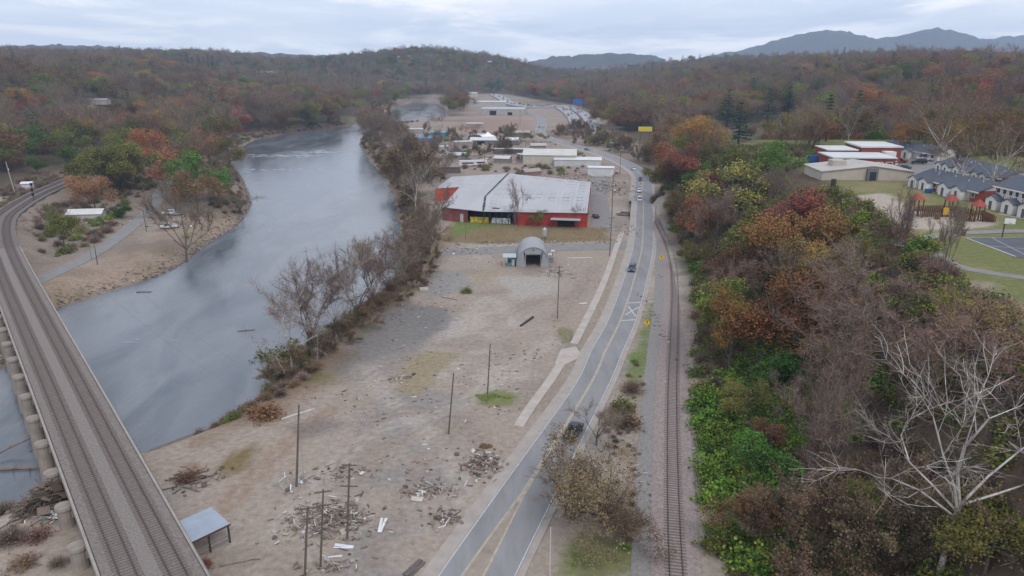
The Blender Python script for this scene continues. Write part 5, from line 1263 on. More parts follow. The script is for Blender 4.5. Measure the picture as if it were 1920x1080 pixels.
# mid-valley sheds and halls
def shedb(name, label, px, py, w, d, h, rz, wallc, roofc, flat=False, door=None, cat='building', rise=1.2):
    p = G(px, py); o = thing(name, label, cat, (p[0], p[1], 0), rz)
    W = M('wall_%.2f_%.2f_%.2f' % wallc, wallc, .85, .15, .3); Rm = M('roof_%.2f_%.2f_%.2f' % roofc, roofc, .6, .12, .2)
    if flat:
        MB().bx(-w/2, w/2, 0, d, -.3, h).build('wall', W, o); MB().bx(-w/2 - .3, w/2 + .3, -.3, d + .3, h + .01, h + .3).build('roof', Rm, o)
    else:
        MB().ext([(0, -.3), (d, -.3), (d, h), (d/2, h + rise), (0, h)], -w/2, w/2).build('wall', W, o)
        q = MB()
        for y0, y1 in ((-.4, d/2), (d + .4, d/2)): q.hexa([(-w/2 - .4, y0, h - .05), (w/2 + .4, y0, h - .05), (w/2 + .4, y1, h + rise + .03), (-w/2 - .4, y1, h + rise + .03)], [(-w/2 - .4, y0, h + .12), (w/2 + .4, y0, h + .12), (w/2 + .4, y1, h + rise + .2), (-w/2 - .4, y1, h + rise + .2)])
        q.build('roof', Rm, o)
    if door:
        for x, ww, hh in door: MB().bx(x - ww/2, x + ww/2, -.1, -.02, 0, hh).build('door', dark, o)
    return o
GW, PW, DW = (.40, .39, .38), (.50, .50, .50), (.13, .11, .10)
shedb('storage_hall', 'long pale grey hall with dark doorway far up the valley', 942, 216, 46, 34, 6, -.12, (.38, .35, .32), (.36, .37, .39), False, [(-10, 7, 4.5), (8, 5, 3)])
shedb('storage_hall', 'white-roofed hall behind the long pale grey hall', 913, 201, 46, 28, 6, .0, GW, PW, True)
shedb('far_building', 'white far building beside the upstream river', 866, 184, 48, 30, 7, .1, GW, PW, True)
shedb('far_building', 'long white far building below the hill', 898, 171, 70, 40, 8, 0, GW, (.56, .57, .58), True)
shedb('far_building', 'pale yellow far building at the foot of the hill', 872, 170, 26, 30, 12, 0, (.52, .46, .24), (.55, .5, .28), True)
shedb('market_hall', 'low white-roofed market hall with an open front', 926, 272, 33, 16, 3.2, -.05, (.20, .17, .15), (.52, .53, .55), False, [(-9, 5, 2.6), (9, 6, 2.6)])
shedb('market_hall', 'pale grey roof left of the white-roofed market hall', 898, 262, 16, 12, 3, -.05, (.2, .17, .15), (.46, .45, .44), True)
shedb('blue_shop', 'low blue-roofed shop near the river', 786, 268, 28, 12, 3.2, .05, (.16, .20, .28), (.14, .24, .42), False)
shedb('blue_shop', 'bright teal shop right of the low blue-roofed shop', 821, 262, 11, 10, 5, .0, (.07, .25, .36), (.09, .30, .42), True)
shedb('trailer_row', 'dark broken trailer with pale roof behind the warehouse', 962, 289, 24, 4, 3, -.12, (.09, .08, .08), (.5, .5, .5), True)
shedb('river_shed', 'pale low shed beside green bushes upstream', 852, 300, 15, 8, 2.8, -.1, (.3, .27, .25), (.44, .47, .5), False)
shedb('river_shed', 'dark low shed left of the camper vans', 838, 325, 14, 5, 3, .05, DW, (.2, .17, .15), True)
shedb('river_shed', 'long pale roof behind the white tent by the river', 764, 250, 24, 9, 3, .05, (.3, .28, .26), (.46, .44, .43), True)
shedb('container', 'white box trailer beside the road bend', 1126, 331, 13, 6, 4.2, -.15, (.58, .59, .60), (.62, .62, .63), True, cat='trailer')
shedb('flood_shed', 'collapsed white roof building near the road bend', 1083, 312, 26, 13, 3.4, -.10, (.50, .50, .5), (.58, .58, .59), True)
shedb('flood_shed', 'half-destroyed cream hall left of the collapsed white roof', 1030, 308, 30, 26, 5.0, -.08, (.45, .42, .34), (.50, .50, .46), False, [(8, 6, 3.5)], rise=2.0)
shedb('kerb_hut', 'pale concrete hut at the foot of the right-hand wood', 1155, 285, 5, 5, 5.5, .2, (.42, .38, .34), (.4, .37, .34), True)
for i, (x, y, w, d, h, a, wc, rc, l) in enumerate([(995, 300, 12, 8, 3, .3, (.3, .27, .24), (.45, .44, .43), 'small grey-roofed wreck between the cream hall and the lots'), (940, 306, 9, 6, 2.6, -.3, (.22, .2, .18), (.5, .49, .48), 'tilted pale shed above the warehouse roof'), (870, 275, 12, 8, 3, .2, (.28, .25, .22), (.42, .41, .40), 'grey shed between the river shops and the market hall'), (975, 258, 14, 9, 3.5, -.2, (.2, .17, .15), (.36, .33, .31), 'brown wrecked shed right of the market hall'), (830, 283, 9, 6, 2.6, .4, (.35, .32, .3), (.52, .51, .5), 'small white shed near the parked van'), (1010, 282, 10, 7, 3, .1, (.25, .2, .18), (.40, .36, .34), 'ruined brown shed behind the cream hall'), (890, 240, 14, 10, 3.5, .0, (.3, .26, .24), (.45, .43, .42), 'pale shed on the bare slope upstream'), (1000, 330, 9, 5, 2.2, .5, (.24, .16, .13), (.32, .27, .24), 'flattened brown shed behind the warehouse ridge')]):
    shedb('wrecked_shed', l, x, y, w, d, h, a, wc, rc, i % 2 == 0, cat='shed')
def tent(px, py, w, label):
    p = G(px, py); o = thing('canopy_tent', label, 'tent', (p[0], p[1], 0), .2); m = MB(); n = 4; a = w/2
    m.add([(-a, -a, 3), (a, -a, 3), (a, a, 3), (-a, a, 3), (-a*.35, -a*.35, 4.3), (a*.35, -a*.35, 4.3), (a*.35, a*.35, 4.3), (-a*.35, a*.35, 4.3), (0, 0, 6.2)], [(0, 1, 5, 4), (1, 2, 6, 5), (2, 3, 7, 6), (3, 0, 4, 7), (4, 5, 8), (5, 6, 8), (6, 7, 8), (7, 4, 8)]); m.build('canopy', M('tent_white', (.8, .8, .8), .7, .04), o)
    for x in (-a, a):
        for y in (-a, a): MB().tube((x, y, -.2), (x, y, 3), .1, n=5).build('pole', galv, o)
tent(765, 266, 11, 'white peaked tent near the river upstream'); tent(915, 263, 10, 'white peaked tent behind the low market hall')
for i, (x, y, w) in enumerate([(878, 312, 10), (900, 311, 9), (782, 292, 10), (800, 293, 8)]):
    p = G(x, y); o = thing('camper_van', ['white camper van, left of the pair behind the warehouse', 'white camper van, right of the pair behind the warehouse', 'white camper body on the river bank upstream', 'second white camper body on the river bank upstream'][i], 'camper', p, .1)
    MB().fr((-w/2, w/2, 0, 2.6), .5, (-w/2 + .2, w/2 - .6, .1, 2.5), 3.1).build('body', M('camper_white', (.62, .60, .58), .6, .1), o); MB().bx(-w*.35, w*.3, -.06, -.01, 1.5, 2.2).build('window', glass, o)
    for k in (-.3, .3): MB().tube((k*w, -.05, .4), (k*w, .25, .4), .4, n=10).build('wheel', steel_dark, o)
# left bank
shedb('equipment_cabin', 'small white equipment cabin beside the railway curve', 51, 357, 4.2, 3, 3.0, .2, (.58, .57, .60), (.62, .61, .64), False, cat='cabin', rise=.6)
bpy.data.objects['equipment_cabin'].location.z = hit(51, 357)[2]
shedb('ruined_shed', 'collapsed white shed in the scrub of the left bank', 158, 410, 12, 6, 1.6, .15, (.45, .43, .43), (.58, .57, .57), False, cat='shed', rise=1.4)
shedb('hillside_house', 'grey-roofed house on the left wooded hill', 172, 200, 26, 12, 4, .1, (.35, .30, .30), (.25, .22, .24), False, cat='house')
shedb('hillside_house', 'long pale building on the left ridge', 487, 140, 60, 14, 8, .0, (.52, .48, .44), (.45, .42, .4), True, cat='building')
shedb('hillside_house', 'smaller pale building on the left ridge', 352, 140, 22, 12, 6, .0, (.52, .46, .44), (.45, .42, .4), True, cat='building')
for k, nm in enumerate(('hillside_house', 'hillside_house.001', 'hillside_house.002')): bpy.data.objects[nm].location = tuple(map(float, HOUSES[k]))

# ------------------------------------------------------------------ vehicles (front towards local +y)
tyre = M('tyre', (.02, .02, .021), .9, .1); lamp_red = M('lamp_red', (.30, .02, .02), .4, .1); lamp_white = M('lamp_white', (.7, .7, .68), .3, .05)
wheel_me = MB().tube((-.11, 0, 0), (.11, 0, 0), .34, n=14).mesh('wheel'); wheel_me.materials.append(tyre)
rim_me = MB().tube((-.125, 0, 0), (.125, 0, 0), .19, n=8).mesh('rim'); rim_me.materials.append(galv)
def car(name, label, loc, rz, paint, kind='sedan', cat='car', group=None, detail=True):
    o = thing(name, label, cat, loc, rz, group); pm = M('paint_%.2f_%.2f_%.2f' % paint, paint, .35, .05, 1, spec=.5)
    if kind == 'pickup':
        Lc, W, b0, b1 = 5.7, 1.95, .45, 1.08
        body = MB().ext([(-2.85, .5), (-2.85, 1.05), (2.0, 1.05), (2.75, .98), (2.85, .8), (2.85, .45), (-2.7, .42)], -W/2, W/2)
        body.bx(-W/2, -W/2 + .12, -2.84, -.55, 1.04, 1.32).bx(W/2 - .12, W/2, -2.84, -.55, 1.04, 1.32).bx(-W/2 + .125, W/2 - .125, -2.85, -2.75, 1.04, 1.32)
        cab = (-.5, 1.55); roof = (-.35, .75); zr = 1.85
        MB().bx(-W/2 + .14, W/2 - .14, -2.74, -.58, 1.055, 1.09).build('bed_floor', M('bed_liner', (.03, .03, .03)), o)
    else:
        h = {'sedan': 1.42, 'suv': 1.72, 'van': 2.3}[kind]; Lc = {'sedan': 4.6, 'suv': 4.8, 'van': 5.4}[kind]; W = 1.85; e = Lc/2
        hz = .95 if kind == 'sedan' else 1.08
        body = MB().ext([(-e, .45), (-e, hz - .08), (-e + .15, hz), (e - 1.3, hz), (e - .2, hz - .17), (e, hz - .35), (e, .4), (-e + .1, .36)], -W/2, W/2)
        cab = {'sedan': (-e + .55, e - 1.25), 'suv': (-e + .08, e - 1.2), 'van': (-e + .05, e - .9)}[kind]
        roof = {'sedan': (-e + 1.25, e - 2.1), 'suv': (-e + .35, e - 1.95), 'van': (-e + .15, e - 1.6)}[kind]; zr = h; b1 = hz
    body.build('body', pm, o)
    w0, w1 = W/2 - .06, W/2 - .24
    MB().fr((-w0, w0, cab[0], cab[1]), b1 - .02, (-w1, w1, roof[0], roof[1]), zr - .05).build('windows', glass, o)
    MB().fr((-w1 - .03, w1 + .03, roof[0] - .05, roof[1] + .06), zr - .06, (-w1 + .06, w1 - .06, roof[0] + .06, roof[1] - .06), zr + .02).build('roof', pm, o)
    if detail:
        pl = MB()
        for s in (-1, 1):
            pl.hexa([(s*(w0 + .012) - .02, cab[0] + .02, b1), (s*(w0 + .012) + .02, cab[0] + .02, b1), (s*(w0 + .012) + .02, cab[0] + .25, b1), (s*(w0 + .012) - .02, cab[0] + .25, b1)], [(s*(w1 + .012) - .02, roof[0], zr - .04), (s*(w1 + .012) + .02, roof[0], zr - .04), (s*(w1 + .012) + .02, roof[0] + .2, zr - .04), (s*(w1 + .012) - .02, roof[0] + .2, zr - .04)])
            ym = .5*(roof[0] + roof[1]); pl.hexa([(s*(w0 + .012) - .02, ym, b1), (s*(w0 + .012) + .02, ym, b1), (s*(w0 + .012) + .02, ym + .1, b1), (s*(w0 + .012) - .02, ym + .1, b1)], [(s*(w1 + .012) - .02, ym, zr - .04), (s*(w1 + .012) + .02, ym, zr - .04), (s*(w1 + .012) + .02, ym + .1, zr - .04), (s*(w1 + .012) - .02, ym + .1, zr - .04)])
        pl.build('pillars', pm, o)
        for s in (-1, 1):
            MB().bx(s*W/2*.92 - .16, s*W/2*.92 + .05*s + .1, -Lc/2 - .02, -Lc/2 + .06, .7, .95).build('taillight', lamp_red, o); MB().bx(s*W/2*.75 - .2, s*W/2*.75 + .2, Lc/2 - .03, Lc/2 + .02, .58, .74).build('headlight', lamp_white, o)
            MB().bx(s*(W/2 + .09) - .09, s*(W/2 + .09) + .09, cab[1] - .45, cab[1] - .3, b1 + .02, b1 + .18).build('mirror', pm, o)
        MB().bx(-W/2 + .02, W/2 - .02, -Lc/2 - .1, -Lc/2 + .05, .38, .58).build('bumper', M('bumper', (.05, .05, .05)), o)
    for s in (-1, 1):
        for y in (Lc*.31, -Lc*.31):
            w = link('wheel', wheel_me, None, o, (s*(W/2 - .09), y, .34))
            if detail: link('rim', rim_me, None, w)
    return o
def on_road(px, py, t, away=True):
    g = G(px, py, .1); k = int(np.argmin(np.hypot(RC[:, 0] - g[0], RC[:, 1] - g[1]))); k = min(max(k, 2), NR - 3); d = RC[k+2] - RC[k-2]
    p = RL[k] + (RR[k] - RL[k])*t; return np.array([p[0], p[1], RC[k][2] + .006]), math.atan2(d[1], d[0]) - math.pi/2 + (0 if away else math.pi)
def drive(px, py, t, away, name, label, paint, kind='sedan', cat='car', detail=True):
    p, a = on_road(px, py, t, away); return car(name, label, p, a, paint, kind, cat, 'traffic on the valley road', detail)
drive(1088, 829, .76, True, 'pickup_truck', 'black pickup truck driving away beside the roadside tree', (.015, .015, .018), 'pickup', 'truck')
drive(1187, 507, .24, False, 'car', 'dark blue car coming towards the crossing marking', (.035, .05, .075), 'suv')
drive(1206, 378, .30, False, 'car', 'white car nearest the dashed stop line', (.65, .65, .66), 'suv')
drive(1206, 359, .28, False, 'car', 'white car behind the one at the dashed stop line', (.6, .6, .62), 'sedan')
drive(1203, 339, .30, False, 'car', 'dark car entering the road bend', (.03, .03, .035), 'suv')
drive(1181, 318, .35, False, 'car', 'pale silver car on the road bend', (.45, .5, .55), 'sedan')
drive(1105, 281, .3, False, 'car', 'tiny dark car on the road beyond the bend', (.1, .1, .12), 'sedan', 'car', False)
drive(1008, 240, .7, True, 'car', 'tiny white car left of two far up the valley road', (.6, .6, .6), 'suv', 'car', False)
drive(1018, 239, .3, False, 'car', 'tiny grey car right of two far up the valley road', (.2, .2, .22), 'sedan', 'car', False)
def park(px, py, z, rz, label, paint, kind='sedan', name='car', cat='car'):
    p = hit(px, py); return car(name, label, (p[0], p[1], max(p[2], z) + .02), rz, paint, kind, cat)
park(1117, 408, .08, .1, 'dark car parked beside the right wall of the warehouse', (.03, .03, .035))
park(1168, 404, 0, 1.2, 'grey wrecked car on the dirt left of the road', (.22, .19, .17), 'suv')
park(316, 402, 0, 1.9, 'white car parked between the trees on the left bank', (.62, .62, .63), 'suv')
park(333, 403, 0, 2.2, 'small grey car beside the white one on the left bank', (.3, .3, .32))
park(317, 428, 0, 2.0, 'white pickup parked on the sandy left bank', (.6, .6, .6), 'pickup', 'pickup_truck', 'truck')
park(848, 288, 0, 1.4, 'white van parked in the middle of the upstream lots', (.6, .6, .6), 'van')
park(907, 300, 0, 1.2, 'white car parked near the camper vans', (.6, .6, .6))
for i, (x, y, c, k, l) in enumerate([(1600, 307, (.6, .6, .61), 'pickup', 'white pickup in front of the school'), (1668, 311, (.6, .6, .61), 'suv', 'white car in the school parking lot'), (1687, 304, (.25, .03, .03), 'sedan', 'red car in the school parking lot'), (1693, 317, (.06, .07, .08), 'sedan', 'dark green-grey car at the front of the parking lot'), (1722, 307, (.02, .02, .022), 'suv', 'black car beside the tall sycamore'), (1734, 300, (.55, .55, .56), 'van', 'white van behind the black car'), (1752, 302, (.6, .6, .6), 'suv', 'white car right of the tall sycamore')]):
    p = G(x, y, 23.1); car('car', l, p, [1.2, .5, .6, .9, 1.4, 1.4, 1.3][i], c, k)
# highway traffic: small bodies on the two carriageways
hw_col = [(.6, .6, .6), (.55, .55, .56), (.05, .05, .06), (.25, .25, .27), (.3, .04, .04), (.1, .13, .2)]
for i, (a, b, n) in enumerate([((1050, 200), (1080, 234), 11), ((1062, 200), (1108, 230), 13), ((930, 178), (1040, 199), 22)]):
    for k in range(n):
        f = (k + random.uniform(.2, .8))/n; x = a[0] + (b[0] - a[0])*f + random.uniform(-2, 2)
        src = [[(1046, 199), (1062, 208), (1074, 220), (1082, 238)], [(1045, 197), (1072, 203), (1094, 213), (1110, 232)], [(925, 176), (942, 184), (958, 194), (1000, 200), (1045, 199)]][i]
        y = np.interp(x, [q[0] for q in src], [q[1] for q in src]); p = G(x, y, 1.5); q = G(x + 1, np.interp(x + 1, [q[0] for q in src], [q[1] for q in src]), 1.5)
        o = car('highway_car', ['car queueing on the left carriageway of the distant highway', 'car on the right carriageway of the distant highway', 'car far up the highway between the hills'][i], (p[0] + random.uniform(-4, 4), p[1], max(1.55, H1(p[0], p[1]) + .46)), math.atan2(q[1] - p[1], q[0] - p[0]) - math.pi/2, random.choice(hw_col), random.choice(['sedan', 'suv', 'van']), 'car', 'cars on the distant highway', False)

# ------------------------------------------------------------------ poles, signs, wires
def pole(label, px, py, h, lean=(0, 0), arms=(), r=.15, mat=None, name='utility_pole', arm_a=.4, arm_mat=None, gear=False):
    p = hit(px, py); o = thing(name, label, 'pole', p); o.rotation_euler = (lean[0], lean[1], 0)
    MB().tube((0, 0, -.6), (0, 0, h), r, r*.66, 8).build('pole', mat or timber, o)
    for z, L_ in arms:
        a = MB().obox((0, .16*0 + .1, z), (L_, .12, .14), (0, 0, 0)); ao = a.build('crossarm', arm_mat or timber, o); ao.rotation_euler = (0, 0, arm_a)
        for s in (-.45, 0.0 if L_ > 3 else .2, .45): MB().tube((s*L_, .1, z + .07), (s*L_, .1, z + .28), .06, .04, 6).build('insulator', galv, ao)
    if gear: MB().tube((.28, 0, h*.72), (.28, 0, h*.72 + .9), .25, n=10).build('transformer', galv, o)
    return o
pole('tall utility pole with a white crossarm, standing by scattered white sheets', 556, 912, 12.6, (0, .11), [(11.2, 5.0)], .17, arm_a=.85, arm_mat=M('arm_white', (.55, .54, .52), .8))
pole('utility pole with broken crossarms at the debris heap', 651, 1010, 10.6, (0, .09), [(10.3, 1.8), (7.4, 2.2)], .15, arm_a=.1)
pole('leaning bare pole standing alone in the lot', 841, 814, 10.6, (0, .10), (), .14)
pole('thinner bare pole behind the leaning one', 914, 739, 9.6, (0, .06), (), .13)
pole('left pole of the close pair at the bottom edge', 571, 1092, 10.0, (0, .115), [(9.7, 1.9)], .16)
pole('right pole of the close pair at the bottom edge', 601, 1062, 10.4, (0, .105), [(10.0, 2.0), (8.2, 2.0)], .14)
pole('dark pole in the lot in front of the arched hut', 1045, 597, 12.6, (0, .02), [(12.2, 1.6)], .13)
pole('tall pole with a cross beam at the side street corner', 1143, 479, 12.5, (0, .02), [(11.6, 2.2), (.8, .1)], .16, gear=True)
pole('tall pole beside the service lane right of the warehouse', 1147, 405, 16, (0, 0), [(15.2, 2.2)], .17)
pole('slim pale post on the grass strip by the pavement', 998, 738, 6.2, (0, .04), (), .07, M('pale_post', (.36, .33, .30)), 'post')
pole('slim pale post between the hut and the pavement', 1116, 541, 6.6, (0, .02), (), .07, M('pale_post', (.36, .33, .30)), 'post')
pole('thin pale post at the weedy lot corner', 1064, 640, 4.6, (0, .01), (), .05, M('pale_post', (.36, .33, .30)), 'post')
pole('white lamp post at the bottom edge beside the brown tree', 1031, 1082, 6.6, (0, 0), (), .09, M('white_post', (.5, .48, .46)), 'post')
pole('thin brown pole on the dry grass before the warehouse', 873, 449, 6.4, (0, 0), (), .08)
pole('tall pale leaning pole beside the equipment cabin', 27, 360, 13.5, (0, -.09), [], .22, M('pole_pale', (.36, .36, .35)), 'utility_pole', gear=True)
pole('dark pole at the edge of the left road', 183, 496, 5.6, (0, 0), (), .12, M('dark_pole', (.04, .035, .03)))
pole('thin dark pole behind the road-edge pole on the left bank', 172, 487, 4.2, (0, 0), (), .06, M('dark_pole', (.04, .035, .03)))
pole('dark pole beside the left road near the parked pickup', 275, 434, 8.0, (0, -.03), (), .10, M('dark_pole', (.04, .035, .03)))
for i, (x, y, h) in enumerate([(1162, 328, 11), (1198, 296, 12), (908, 322, 13), (860, 296, 11), (975, 236, 13), (1118, 262, 11), (945, 262, 11), (800, 285, 10)]):
    pole(['utility pole beside the road bend, near the white box trailer', 'utility pole at the foot of the right-hand wood beyond the bend', 'thin pole between the camper vans and the broken trailer', 'thin pole beside the pale low shed', 'dark pole right of the far grey hall', 'pole where the road passes behind the trees', 'pole behind the market hall', 'pole between the blue shops'][i], x, y, h, (0, random.gauss(0, .02)), [(h - .6, 2.2)], .16)
# railway signal
p = hit(64, 378); o = thing('railway_signal', 'dark railway signal mast with stacked lamps at the curve', 'signal', (p[0], p[1], p[2]))
MB().tube((0, 0, -.4), (0, 0, 7.2), .1, n=8).build('mast', steel_dark, o)
for z in (6.2, 4.0, 2.2): MB().bx(-.4, .4, -.16, .16, z, z + 1.1).build('signal_head', dark, o)
# diamond warning signs
for i, (x, y) in enumerate([(1212, 624), (1239, 497)]):
    p = G(x, y); o = thing('warning_sign', ['yellow diamond warning sign nearest the X road marking', 'yellow diamond warning sign farther up beside the track'][i], 'sign', (p[0], p[1], 0), .15)
    MB().tube((0, 0, -.3), (0, 0, 2.9), .045, n=6).build('post', galv, o); s = .75
    pl = MB().exy([(-s, 2.35), (0, 2.35 - s), (s, 2.35), (0, 2.35 + s)], -.09, -.05).build('panel', M('sign_yellow', (.80, .48, .01), .6, .05), o)
    MB().exy([(-.07, 1.95), (.07, 1.95), (.07, 2.55), (.22, 2.55), (0, 2.9), (-.22, 2.55), (-.07, 2.55)], -.1, -.092).build('arrow', M('sign_black', (.02, .02, .02)), pl)
p = BILL; o = thing('billboard', 'yellow billboard standing among the trees right of the road', 'billboard', p, -.1)
for x in (-3, 3): MB().tube((x, 0, -.4), (x, 0, 7), .15, n=6).build('post', steel_dark, o)
MB().bx(-5.0, 5.0, -.25, 0, 6, 9.4).build('panel', M('billboard_yellow', (.62, .50, .05), .6, .06), o); MB().bx(-5.1, 5.1, 0.01, .2, 5.9, 9.5).build('frame', steel_dark, o)
p = G(1078, 206, 1.5); o = thing('highway_sign', 'blue highway sign above the far carriageway', 'sign', (p[0] + 3, p[1], 1.4), .1)
for x in (-4, 4): MB().tube((x, 0, -.5), (x, 0, 7), .2, n=6).build('post', galv, o)
MB().bx(-5.5, 5.5, -.25, 0, 6, 12).build('panel', M('sign_blue', (.03, .10, .33), .5, .05), o)
# sign boards and small things on the verge
p = G(1238, 520); o = thing('crossing_debris', 'white and red broken crossing arm lying by the track', 'barrier', (p[0], p[1], .1), .5)
MB().obox((0, 0, .2), (2.6, .2, .12), (.1, .15, .3)).build('arm', M('barrier_white', (.6, .58, .56)), o); MB().obox((.2, .3, .25), (1.4, .3, .2), (0, .3, -.6)).build('base', M('barrier_red', (.35, .08, .06)), o)
# overhead wires
def wire(label, a, b, sag, r=.028):
    P = [lerp(a, b, t) - np.array([0, 0, sag*4*t*(1 - t)]) for t in np.linspace(0, 1, 15)]
    m = MB(); m.path(P, [r]*15, 4); return tag(m.build('wire', M('wire', (.16, .15, .14))), label, 'wire', 'overhead wires')
p5 = hit(556, 912); top5 = p5 + np.array([0, 0, 12.4]); ar = np.array([math.cos(.85), math.sin(.85), 0])
for s, l in ((-2.2, 'left'), (2.2, 'right')):
    wire('overhead wire from the %s end of the white crossarm to the left bank' % l, p5 + ar*s + np.array([1.25, 0, 11.35]), G(150, 470, 9) + np.array([s*2, 0, 0]), 3)
wire('cable hanging along the right side of the bridge', G(205, 740, 4.6), G(402, 1090, 4.6), .5, .035)
wire('slack wire between the two bare poles in the lot', hit(841, 814) + np.array([.83, 0, 8.2]), hit(914, 739) + np.array([.4, 0, 6.2]), 1.4, .025)
wire('wire from the arched hut pole to the side street pole', hit(1045, 597) + np.array([0, 0, 12.2]), hit(1143, 479) + np.array([0, 0, 11.5]), 1.2, .02)
for i, (a, b) in enumerate([((571, 1092, 9.6), (556, 912, 10.8)), ((601, 1062, 10), (651, 1010, 10.2))]):
    wire(['wire from the left pole of the close pair to the crossarm pole', 'wire from the right pole of the close pair to the debris heap pole'][i], hit(a[0], a[1]) + np.array([a[2]*.11, 0, a[2]]), hit(b[0], b[1]) + np.array([b[2]*.1, 0, b[2]]), .8, .02)

# ------------------------------------------------------------------ flood debris
DP = [(.36, .30, .25), (.28, .23, .19), (.42, .37, .32), (.20, .16, .135), (.55, .53, .51), (.36, .34, .33), (.12, .095, .08), (.29, .21, .17), (.24, .2, .17), (.17, .135, .115)]
deb_mat = MV('debris', .9, .15, 0)
def debris(name, label, px, py, rx, ry, n, size=(.6, 2.6), hz=.5, pal=None, z=None, extra=()):
    c = hit(px, py) if z is None else G(px, py, z); m = MB(); pal = pal or DP
    for _ in range(n):
        a, b = random.gauss(0, .5)*rx, random.gauss(0, .5)*ry; zz = H1(c[0] + a, c[1] + b) if z is None else z; k = random.random(); cc = random.choice(pal); q_ = random.uniform(.7, 1.1); cc = tuple(v*q_ for v in cc)
        f = max(0, 1 - (a*a/rx/rx + b*b/ry/ry))
        L_ = random.uniform(*size)
        if k < .62: m.obox((a, b, zz - c[2] + .08 + random.random()*hz*f), (L_, random.uniform(.05, .17), random.uniform(.03, .1)), (random.gauss(0, .3), random.gauss(0, .22), random.uniform(0, 3.14)), cc)
        elif k < .8: m.obox((a, b, zz - c[2] + .08 + random.random()*hz*f), (L_*.5, L_*random.uniform(.3, .5), .05), (random.gauss(0, .35), random.gauss(0, .35), random.uniform(0, 3.14)), cc)
        else: m.obox((a, b, zz - c[2] + .12), (random.uniform(.2, .6),)*2 + (random.uniform(.15, .45),), (random.gauss(0, .4), random.gauss(0, .4), random.uniform(0, 3.14)), cc)
    o = m.build(name, deb_mat, None, c, colors=True); return tag(o, label, 'debris', kind='stuff')
WH = [(.66, .67, .67), (.55, .58, .58), (.30, .38, .36), (.45, .43, .4), (.18, .16, .15)]
TW = [(.13, .095, .075), (.17, .13, .105), (.10, .075, .06), (.21, .17, .14)]
debris('debris_heap', 'heap of bent white metal sheets at the crossarm pole', 548, 905, 2.8, 3.2, 26, (.8, 2.4), 1.0, WH)
debris('debris_heap', 'dense heap of broken planks at the debris heap pole', 618, 975, 5.2, 4.2, 520, (.4, 1.6), .8)
debris('debris_heap', 'planks round the foot of the right pole, bottom edge', 620, 1068, 3.5, 2.0, 50, (.4, 1.6), .5)
debris('debris_heap', 'planks scattered behind the debris heap pole', 640, 890, 4.2, 2.4, 45, (.5, 2.2), .4)
debris('debris_heap', 'broken boards at the left road verge', 905, 870, 3.6, 4.2, 190, (.3, 1.3), .5)
debris('debris_heap', 'small pile of boards in the middle near lot', 800, 920, 4.2, 2.2, 90, (.3, 1.3), .4)
debris('debris_heap', 'pale stick pile close to the road, bottom', 838, 972, 1.8, 2.0, 80, (.4, 1.4), .6)
debris('debris_heap', 'sticks on the edge of the olive gravel patch', 752, 710, 2.2, 2.2, 35, (.4, 1.8), .3)
debris('debris_heap', 'broken timber right of the arched hut', 1048, 512, 4.5, 6, 60, (.5, 2.4), .5)
debris('debris_heap', 'rubble against the warehouse front door canopy', 1060, 420, 7, 2.5, 60, (.5, 2.2), 1.2)
debris('debris_heap', 'large rubble mound beside the road bend', 1140, 352, 15, 22, 420, (.8, 3.2), 2.2)
debris('debris_heap', 'rubble strewn behind the warehouse', 1075, 330, 22, 18, 420, (.6, 2.6), 1.0)
debris('debris_heap', 'wreckage round the cream hall', 1020, 318, 16, 14, 200, (.8, 3.4), 1.4)
debris('debris_heap', 'wreckage in the upstream lots', 900, 282, 60, 40, 560, (1, 4), 1.2)
debris('debris_heap', 'wreckage left of the upstream lots', 800, 280, 34, 30, 220, (1, 3.6), 1.2)
debris('debris_heap', 'wreckage right of the market hall', 985, 268, 28, 26, 220, (1, 4), 1.6)
debris('debris_heap', 'wreckage spread over the lots behind the warehouse', 940, 300, 40, 22, 420, (.7, 3), 1.2)
debris('debris_heap', 'wreckage in the open warehouse front', 925, 416, 9, 2.5, 90, (.5, 2.4), 1.0)
debris('debris_heap', 'litter below the warehouse right corner', 1160, 430, 7, 10, 110, (.4, 1.8), .5)
debris('debris_heap', 'litter along the dry grass edge', 1000, 455, 36, 3, 130, (.4, 1.6), .2)
debris('debris_heap', 'litter left of the hut', 860, 470, 12, 8, 70, (.4, 1.8), .3)
debris('debris_heap', 'litter on the verge by the X marking', 1228, 600, 1.6, 24, 90, (.3, 1.4), .2)
debris('debris_heap', 'litter under the wood at the track edge', 1312, 850, .9, 22, 80, (.3, 1.1), .2)
debris('debris_heap', 'litter on the verge behind the roadside tree', 1195, 880, 1.6, 10, 60, (.3, 1.3), .2)
debris('debris_heap', 'white wreckage on the left bank', 340, 420, 10, 9, 60, (.6, 2.4), .5, WH + TW)
debris('debris_heap', 'wreckage beside the collapsed white shed', 150, 420, 14, 12, 90, (.6, 2.4), .5, WH + TW)
m = MB(); SP = spline([G(x, y, WZ) for x, y in WEST if 40 < x < 475 and y > 280][::-1], 1.0); SN = nrm(SP)
